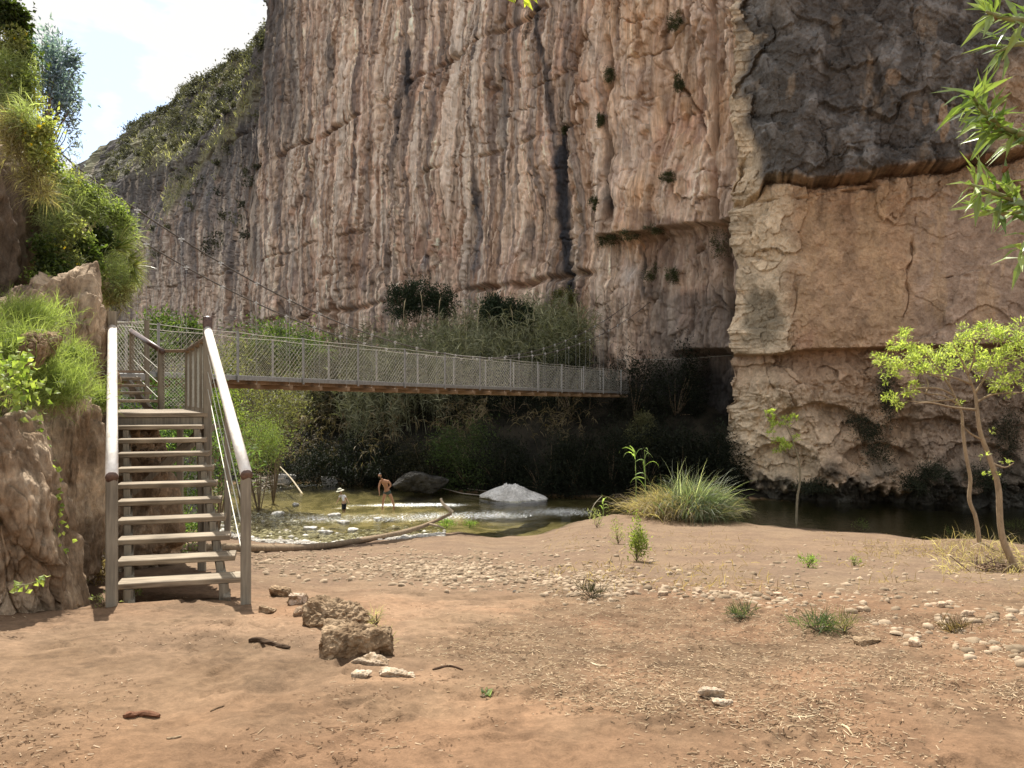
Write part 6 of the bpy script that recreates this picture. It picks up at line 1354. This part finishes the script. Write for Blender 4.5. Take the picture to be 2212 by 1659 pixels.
# ---------------------------------------------------------------- oleander hanging in from the right, leafy twig at the top edge
ol = thing('oleander', 'close oleander with glossy narrow leaves hanging into the upper right corner', 'shrub', (2.5, 3.0, 3.4))
m = MB(); m.tube(smooth_path([(2.6, 3.1, 3.3), (2.5, 3.0, 4.2), (2.3, 2.75, 5.3), (2.1, 2.55, 6.3)]), np.linspace(.06, .025, 16), 8, c=(.28, .22, .16)); m.build('stem', M['bark'], ol, True)
def ol_branch(pts, d0, d1, n, L_, seed):
    P = smooth_path(path(pts, d0, d1)); m = MB(); st_ = np.array([2.3, 2.75, 5.3+(.6 if pts[0][1] < 100 else -.2)]); Q = np.concatenate([[st_], P]); m.tube(Q, np.linspace(.014, .004, len(Q)), 6, c=(.26, .27, .14)); br_ = m.build('twig', M['bark'], ol, True)
    tp = RNG.uniform(.05, 1, n)**.7*(len(P)-1); i0 = np.clip(tp.astype(int), 0, len(P)-2); f = (tp-i0)[:, None]; B = P[i0]*(1-f)+P[i0+1]*f; T = unit(P[i0+1]-P[i0])
    nb = 46; f_ = RNG.uniform(.25, 1, (nb, 1)); B = np.concatenate([B, st_+(P[0]-st_)*f_]); T = np.concatenate([T, np.repeat(unit(P[:1]-st_), nb, 0)]); n += nb
    D = unit(T*.75+RNG.normal(0, .6, (n, 3))); Ll = L_*RNG.uniform(.6, 1.15, n)
    V, t, k = leaves(B, D, unit(RNG.normal(0, .5, (n, 3))+[-.1, -.35, .8]), Ll, Ll*.19, tint(n, (.10, .16, .045), (.30, .38, .12), .2), .06); mesh('leaves', V, t, M['glossleaf'], br_, False, k)
ol_branch([(2330, 40), (2230, 45), (2170, 38), (2130, 25)], 2.35, 2.25, 34, .105, 1)
ol_branch([(2340, 330), (2240, 300), (2170, 275), (2120, 235), (2100, 205)], 2.4, 2.3, 62, .11, 2)
ol_branch([(2330, 300), (2250, 310), (2190, 300), (2130, 262)], 2.45, 2.35, 30, .11, 3)
ol_branch([(2340, 470), (2250, 455), (2170, 425), (2095, 398)], 2.45, 2.3, 58, .115, 4)
ol_branch([(2340, 440), (2260, 440), (2190, 460), (2130, 455)], 2.5, 2.4, 26, .11, 5)
ol_branch([(2340, 480), (2270, 490), (2215, 525), (2205, 560)], 2.4, 2.35, 14, .10, 6)
ol_branch([(2340, 100), (2260, 100), (2200, 95), (2160, 110)], 2.4, 2.35, 22, .11, 7)
for (u, v) in ((2145, 48), (2128, 345), (2165, 372)):
    m = MB(); p = W(u, v, 2.33); m.tube([p, p+[.008, 0, .010], p+[.02, 0, .016]], [.004, .008, .002], 6, c=(.16, .075, .04), wob=.5); m.build('dry_pod', M['bark'], ol)
for i in range(9):       # the rest of the shrub, outside the frame
    z0_ = RNG.uniform(4.0, 6.1); b0_ = np.array([2.62-.25*(z0_-3.3), 3.1-.18*(z0_-3.3), z0_]); e_ = b0_+np.array([RNG.uniform(.3, .9), RNG.uniform(-.5, .6), RNG.uniform(.2, .8)]); mid_ = (b0_+e_)/2+[0, 0, .12]
    P = smooth_path([b0_, mid_, e_]); m = MB(); m.tube(P, np.linspace(.014, .005, len(P)), 6, c=(.26, .27, .14)); br_ = m.build('twig', M['bark'], ol, True)
    n = 90; t_ = RNG.uniform(.15, 1, n)*(len(P)-1); i0 = np.clip(t_.astype(int), 0, len(P)-2); B = P[i0]*(1-(t_-i0)[:, None])+P[i0+1]*(t_-i0)[:, None]; Ll = .11*RNG.uniform(.6, 1.15, n)
    V, t, k = leaves(B, unit(unit(P[i0+1]-P[i0])*.75+RNG.normal(0, .6, (n, 3))), unit(RNG.normal(0, .5, (n, 3))+[-.1, -.35, .8]), Ll, Ll*.19, tint(n, (.10, .16, .045), (.30, .38, .12), .2), .06); mesh('leaves', V, t, M['glossleaf'], br_, False, k)
tw = thing('tree', 'tree whose lime coloured leaves poke down at the top edge of the photo', 'tree', (-1.4, -3.4, 3.3))
m = MB(); m.tube(smooth_path([(-1.4, -3.4, 3.1), (-1.35, -3.3, 5), (-1.2, -2.9, 7), (-1.1, -2.6, 9), (-1.2, -2.8, 11)]), np.linspace(.17, .05, 21), 9, c=(.24, .19, .13), wob=.08); m.build('trunk', M['bark'], tw, True)
m = MB(); m.tube(smooth_path([(-1.2, -2.9, 7), (-.8, -1.4, 8.0), (-.3, .6, 8.5), (0, 2.6, 8.3), W(1125, -190, 4.3), W(1110, -90, 4.5), W(1102, -22, 4.5)]), np.interp(np.linspace(0, 1, 31), [0, .7, 1], [.07, .025, .004]), 7, c=(.25, .2, .13)); m.build('limb', M['bark'], tw, True)
n = 46; P = W(1110, -30, 4.5)+RNG.normal(0, 1, (n, 3))*[.10, .08, .045]; P[:, 2] = np.maximum(P[:, 2], W(0, -3, 4.5)[2])
n2_ = 1500; P2 = np.array([-.9, -2.2, 9.2])+RNG.normal(0, 1, (9, 3))[RNG.integers(0, 9, n2_)]*[1.1, 1.0, .9]+RNG.normal(0, .28, (n2_, 3)); P2[:, 2] = np.maximum(P2[:, 2], 7.6); P2[:, 1] = np.minimum(P2[:, 1], 1.2); P = np.concatenate([P, P2]); n += n2_
V, t, k = leaves(P, unit(RNG.normal(0, .6, (n, 3))+[0, 0, -.5]), unit(RNG.normal(0, .5, (n, 3))+[0, -.6, .4]), .07, .05, tint(n, (.35, .45, .05), (.62, .66, .12)), .1); mesh('leaves', V, t, M['leaf'], tw, False, k)
# ---------------------------------------------------------------- people
def skinned(name, nodes, edges, mat, parent, root=0, sub=2):
    """one continuous surface grown round a skeleton: nodes = [(x,y,z,rx,ry)]"""
    bm = bmesh.new(); lay = bm.verts.layers.skin.verify(); vs_ = []
    for i, nd_ in enumerate(nodes):
        v = bm.verts.new(nd_[:3]); v[lay].radius = (nd_[3], nd_[4] if len(nd_) > 4 else nd_[3]); v[lay].use_root = (i == root); vs_.append(v)
    for a, b in edges: bm.edges.new((vs_[a], vs_[b]))
    me = bpy.data.meshes.new(name); bm.to_mesh(me); bm.free(); me.materials.append(mat)
    o = bpy.data.objects.new(name, me); COL.objects.link(o); o.parent = parent
    k = o.modifiers.new('skin', 'SKIN'); k.use_smooth_shade = True; k.branch_smoothing = .4
    s_ = o.modifiers.new('sub', 'SUBSURF'); s_.levels = sub; s_.render_levels = sub
    return o
def hand(nodes, edges, wrist, d, side, s=1.0):
    """palm and five bent fingers grown from the wrist node, pointing along d; side = direction of the thumb"""
    w = np.array(nodes[wrist][:3]); d = unit(np.asarray(d, float)); sd_ = np.asarray(side, float); sd_ = unit(sd_-d*(sd_@d)); nrm = np.cross(d, sd_)
    nodes.append((*(w+d*.045*s), .026*s, .013*s)); pk = len(nodes)-1; edges.append((wrist, pk))
    for j, (off, L_) in enumerate(((.030, .066), (.010, .075), (-.010, .070), (-.028, .055))):
        b = w+d*.085*s+sd_*off*s; nodes.append((*b, .0095*s)); kb = len(nodes)-1; edges.append((pk, kb))
        m1 = b+(d*.95+nrm*.3)*L_*.5*s; nodes.append((*m1, .0085*s)); edges.append((kb, len(nodes)-1))
        m2 = m1+(d*.7+nrm*.7)*L_*.5*s; nodes.append((*m2, .0065*s)); edges.append((len(nodes)-2, len(nodes)-1))
    b = w+d*.04*s+sd_*.035*s; nodes.append((*b, .011*s)); edges.append((pk, len(nodes)-1))
    b = b+(d*.6+sd_*.6+nrm*.3)*.04*s; nodes.append((*b, .009*s)); edges.append((len(nodes)-2, len(nodes)-1))
SKIN = plain('skin', (.42, .22, .13), .55, 0, .35, .08, 20); CSKIN = plain('child_skin', (.55, .36, .26), .55, 0, .35, .06, 20)
HAIR = plain('dark_hair', (.025, .018, .014), .5, 0, .4, .3, 60); NAVY = plain('navy_cloth', (.018, .022, .035), .8, 0, .2, .2, 30); TRUNK = plain('swim_trunks', (.05, .07, .06), .7, 0, .3, .3, 40)
TEE = plain('white_cotton', (.78, .78, .82), .85, 0, .2, .05, 30); HAT = plain('straw_hat', (.62, .60, .48), .8, 0, .2, .12, 40); HATD = plain('hat_band', (.05, .055, .05), .8)
def head(root, c, tilt, rz, s, skinm, hairm, beard=False):
    """head with brow, nose, mouth, ears; child meshes for hair (and beard). Local: face looks along -y"""
    Rm = rotm(tilt, 0, rz)
    rows, cols = 22, 28; V = []; th = np.linspace(0, math.pi, rows); ph = np.linspace(0, 2*math.pi, cols, endpoint=False)
    T_, P_ = np.meshgrid(th, ph, indexing='ij'); D = np.stack([np.sin(T_)*np.sin(P_), -np.sin(T_)*np.cos(P_), np.cos(T_)], -1)
    x, y, z = D[..., 0]*.076, D[..., 1]*.095, D[..., 2]*.118
    jaw = sstep(.0, -.9, D[..., 2]); x = x*(1-.28*jaw); y = np.where(y > 0, y*(1-.25*jaw), y*(1-.02*jaw))
    f = sstep(.3, .95, -D[..., 1])
    y = y-f*.024*np.exp(-(x/.013)**2-((z+.012)/.022)**2)-f*.006*np.exp(-((z-.028)/.012)**2)+f*.008*(np.exp(-((np.abs(x)-.030)/.013)**2-((z-.010)/.010)**2))-f*.007*np.exp(-(x/.025)**2-((z+.058)/.010)**2)-f*.008*np.exp(-(x/.02)**2-((z+.095)/.02)**2)
    x = x+np.sign(x)*.012*np.exp(-((y-.005)/.016)**2-((z+.002)/.028)**2)*(np.abs(D[..., 0]) > .8)
    V = np.stack([x, y, z], -1).reshape(-1, 3); i = np.arange(rows*cols).reshape(rows, cols); q = np.stack([i[:-1], np.roll(i[:-1], -1, 1), np.roll(i[1:], -1, 1), i[1:]], -1).reshape(-1, 4)
    def put(V, name, m, q): return mesh(name, np.asarray(c)+(V*s)@Rm.T+np.array(root.location), q, m, root, True)
    return V, q, D, put
def add_hair(V, q, D, put, m, beard):
    Df = D.reshape(-1, 3); fc = Df[q].mean(1); hairy = (fc[:, 2] > .38) | ((fc[:, 1] > .12) & (fc[:, 2] > -.55)); o = put(V*1.09+[0, .003, .004], 'hair', m, q[hairy])
    if beard: bd = (fc[:, 1] < .1) & (fc[:, 2] < -.42) & (np.abs(fc[:, 0]) < .8); put(V*1.05-[0, .003, 0], 'beard', m, q[bd])

# man
s0 = W(836, 1091, 36.6); man = thing('person', 'bare-chested dark-haired man in swim trunks bending to splash, standing in the river', 'person', (s0[0]-.05, s0[1], 0))
S = 1.0
nodes = [(.05, .0, .66, .135, .10), (.03, -.04, .82, .125, .09), (-.01, -.10, .97, .15, .105), (-.05, -.16, 1.10, .135, .10), (-.13, -.21, 1.19, .060, .058), (-.19, -.25, 1.27, .055, .055),
         (-.02, .0, .60, .10, .10), (-.10, -.05, .30, .060, .062), (-.15, .0, -.02, .042, .045), (-.15, .02, -.13, .040, .045), (-.16, -.12, -.16, .040, .03),
         (.14, .0, .60, .10, .10), (.28, -.05, .30, .060, .062), (.36, .02, -.02, .042, .045), (.37, .04, -.13, .040, .045), (.38, -.10, -.16, .040, .03),
         (-.22, -.16, 1.11, .065, .062), (-.29, -.20, .86, .042, .042), (-.25, -.28, .62, .031, .027),
         (.12, -.13, 1.12, .068, .065), (.25, -.12, .93, .044, .044), (.12, -.28, .76, .031, .028)]
edges = [(0, 1), (1, 2), (2, 3), (3, 4), (4, 5), (0, 6), (6, 7), (7, 8), (8, 9), (9, 10), (0, 11), (11, 12), (12, 13), (13, 14), (14, 15), (3, 16), (16, 17), (17, 18), (3, 19), (19, 20), (20, 21)]
hand(nodes, edges, 18, (.1, -.1, -.9), (.3, -.9, 0)); hand(nodes, edges, 21, (-.55, -.2, -.6), (-.4, -.3, .8))
skinned('body', nodes, edges, SKIN, man)
V, q, D, put = head(man, (-.225, -.285, 1.37), -.35, -.45, 1.0, SKIN, HAIR); put(V, 'head', SKIN, q); add_hair(V, q, D, put, HAIR, True)
skinned('swim_trunks', [(.05, 0, .67, .155, .122), (.045, -.02, .75, .142, .108), (-.03, -.005, .57, .116, .116), (-.055, -.02, .48, .10, .10), (.155, -.005, .57, .116, .116), (.195, -.02, .48, .10, .10)], [(0, 1), (0, 2), (2, 3), (0, 4), (4, 5)], TRUNK, man)
# child
s1 = W(741, 1099, 35.6); kid = thing('person', 'small child in a sun hat, white shirt and dark trousers wading with arms out', 'person', (s1[0], s1[1], 0))
nodes = [(.05, 0, .30, .088, .072), (.02, 0, .42, .085, .07), (-.03, .01, .55, .092, .07), (-.07, .01, .61, .05, .045), (-.09, .01, .66, .036, .036),
         (.005, 0, .25, .066, .068), (.0, -.02, .08, .045, .045), (.0, .02, -.12, .034, .036), (.0, -.06, -.17, .03, .024), (.10, 0, .25, .066, .068), (.08, .03, .08, .045, .045), (.06, .06, -.12, .034, .036), (.06, -.02, -.17, .03, .024),
         (-.12, .01, .59, .042, .04), (-.19, -.01, .42, .028, .028), (-.26, -.02, .28, .021, .019), (.05, .01, .58, .042, .04), (.15, .02, .43, .028, .028), (.23, .0, .30, .021, .019)]
edges = [(0, 1), (1, 2), (2, 3), (3, 4), (0, 5), (5, 6), (6, 7), (7, 8), (0, 9), (9, 10), (10, 11), (11, 12), (2, 13), (13, 14), (14, 15), (2, 16), (16, 17), (17, 18)]
hand(nodes, edges, 15, (-.4, -.1, -.8), (.2, -.9, 0), .62); hand(nodes, edges, 18, (.5, -.1, -.8), (-.2, -.9, 0), .62)
skinned('body', nodes, edges, CSKIN, kid)
V, q, D, put = head(kid, (-.13, .0, .755), -.1, 2.2, .82, CSKIN, HAIR); put(V, 'head', CSKIN, q); add_hair(V, q, D, put, HAIR, False)
skinned('shirt', [(.05, 0, .30, .104, .088), (.02, 0, .42, .10, .084), (-.03, .01, .54, .105, .082), (-.06, .01, .60, .062, .056), (-.125, .01, .585, .052, .05), (-.17, 0, .48, .046, .046), (.055, .01, .575, .052, .05), (.12, .015, .47, .046, .046)], [(0, 1), (1, 2), (2, 3), (2, 4), (4, 5), (2, 6), (6, 7)], TEE, kid)
skinned('trousers', [(.05, 0, .275, .096, .08), (.005, 0, .21, .074, .076), (.0, -.02, .07, .055, .055), (.0, .01, -.05, .048, .05), (.10, 0, .21, .074, .076), (.08, .03, .07, .055, .055), (.065, .05, -.05, .048, .05)], [(0, 1), (1, 2), (2, 3), (0, 4), (4, 5), (5, 6)], NAVY, kid)
def lathe(prof, n=24):
    a = np.arange(n)/n*2*math.pi; V = np.concatenate([np.stack([np.cos(a)*r, np.sin(a)*r*1.08, np.full(n, z)], 1) for r, z in prof]); i = np.arange(len(prof)*n).reshape(-1, n)
    return V, np.stack([i[:-1], np.roll(i[:-1], -1, 1), np.roll(i[1:], -1, 1), i[1:]], -1).reshape(-1, 4)
hl = np.array(kid.location)+[-.14, .0, .80]; Rh = rotm(.1, -.22, 0)
V, q = lathe([(.185, -.022), (.19, -.018), (.14, .004), (.092, .02), (.088, .06), (.075, .09), (.04, .105), (.001, .108)]); ht = mesh('hat', V@Rh.T+hl, q, HAT, kid, True)
V, q = lathe([(.094, .018), (.0945, .022), (.0925, .04), (.090, .044)]); mesh('hat_band', V@Rh.T+hl, q, HATD, ht, True)
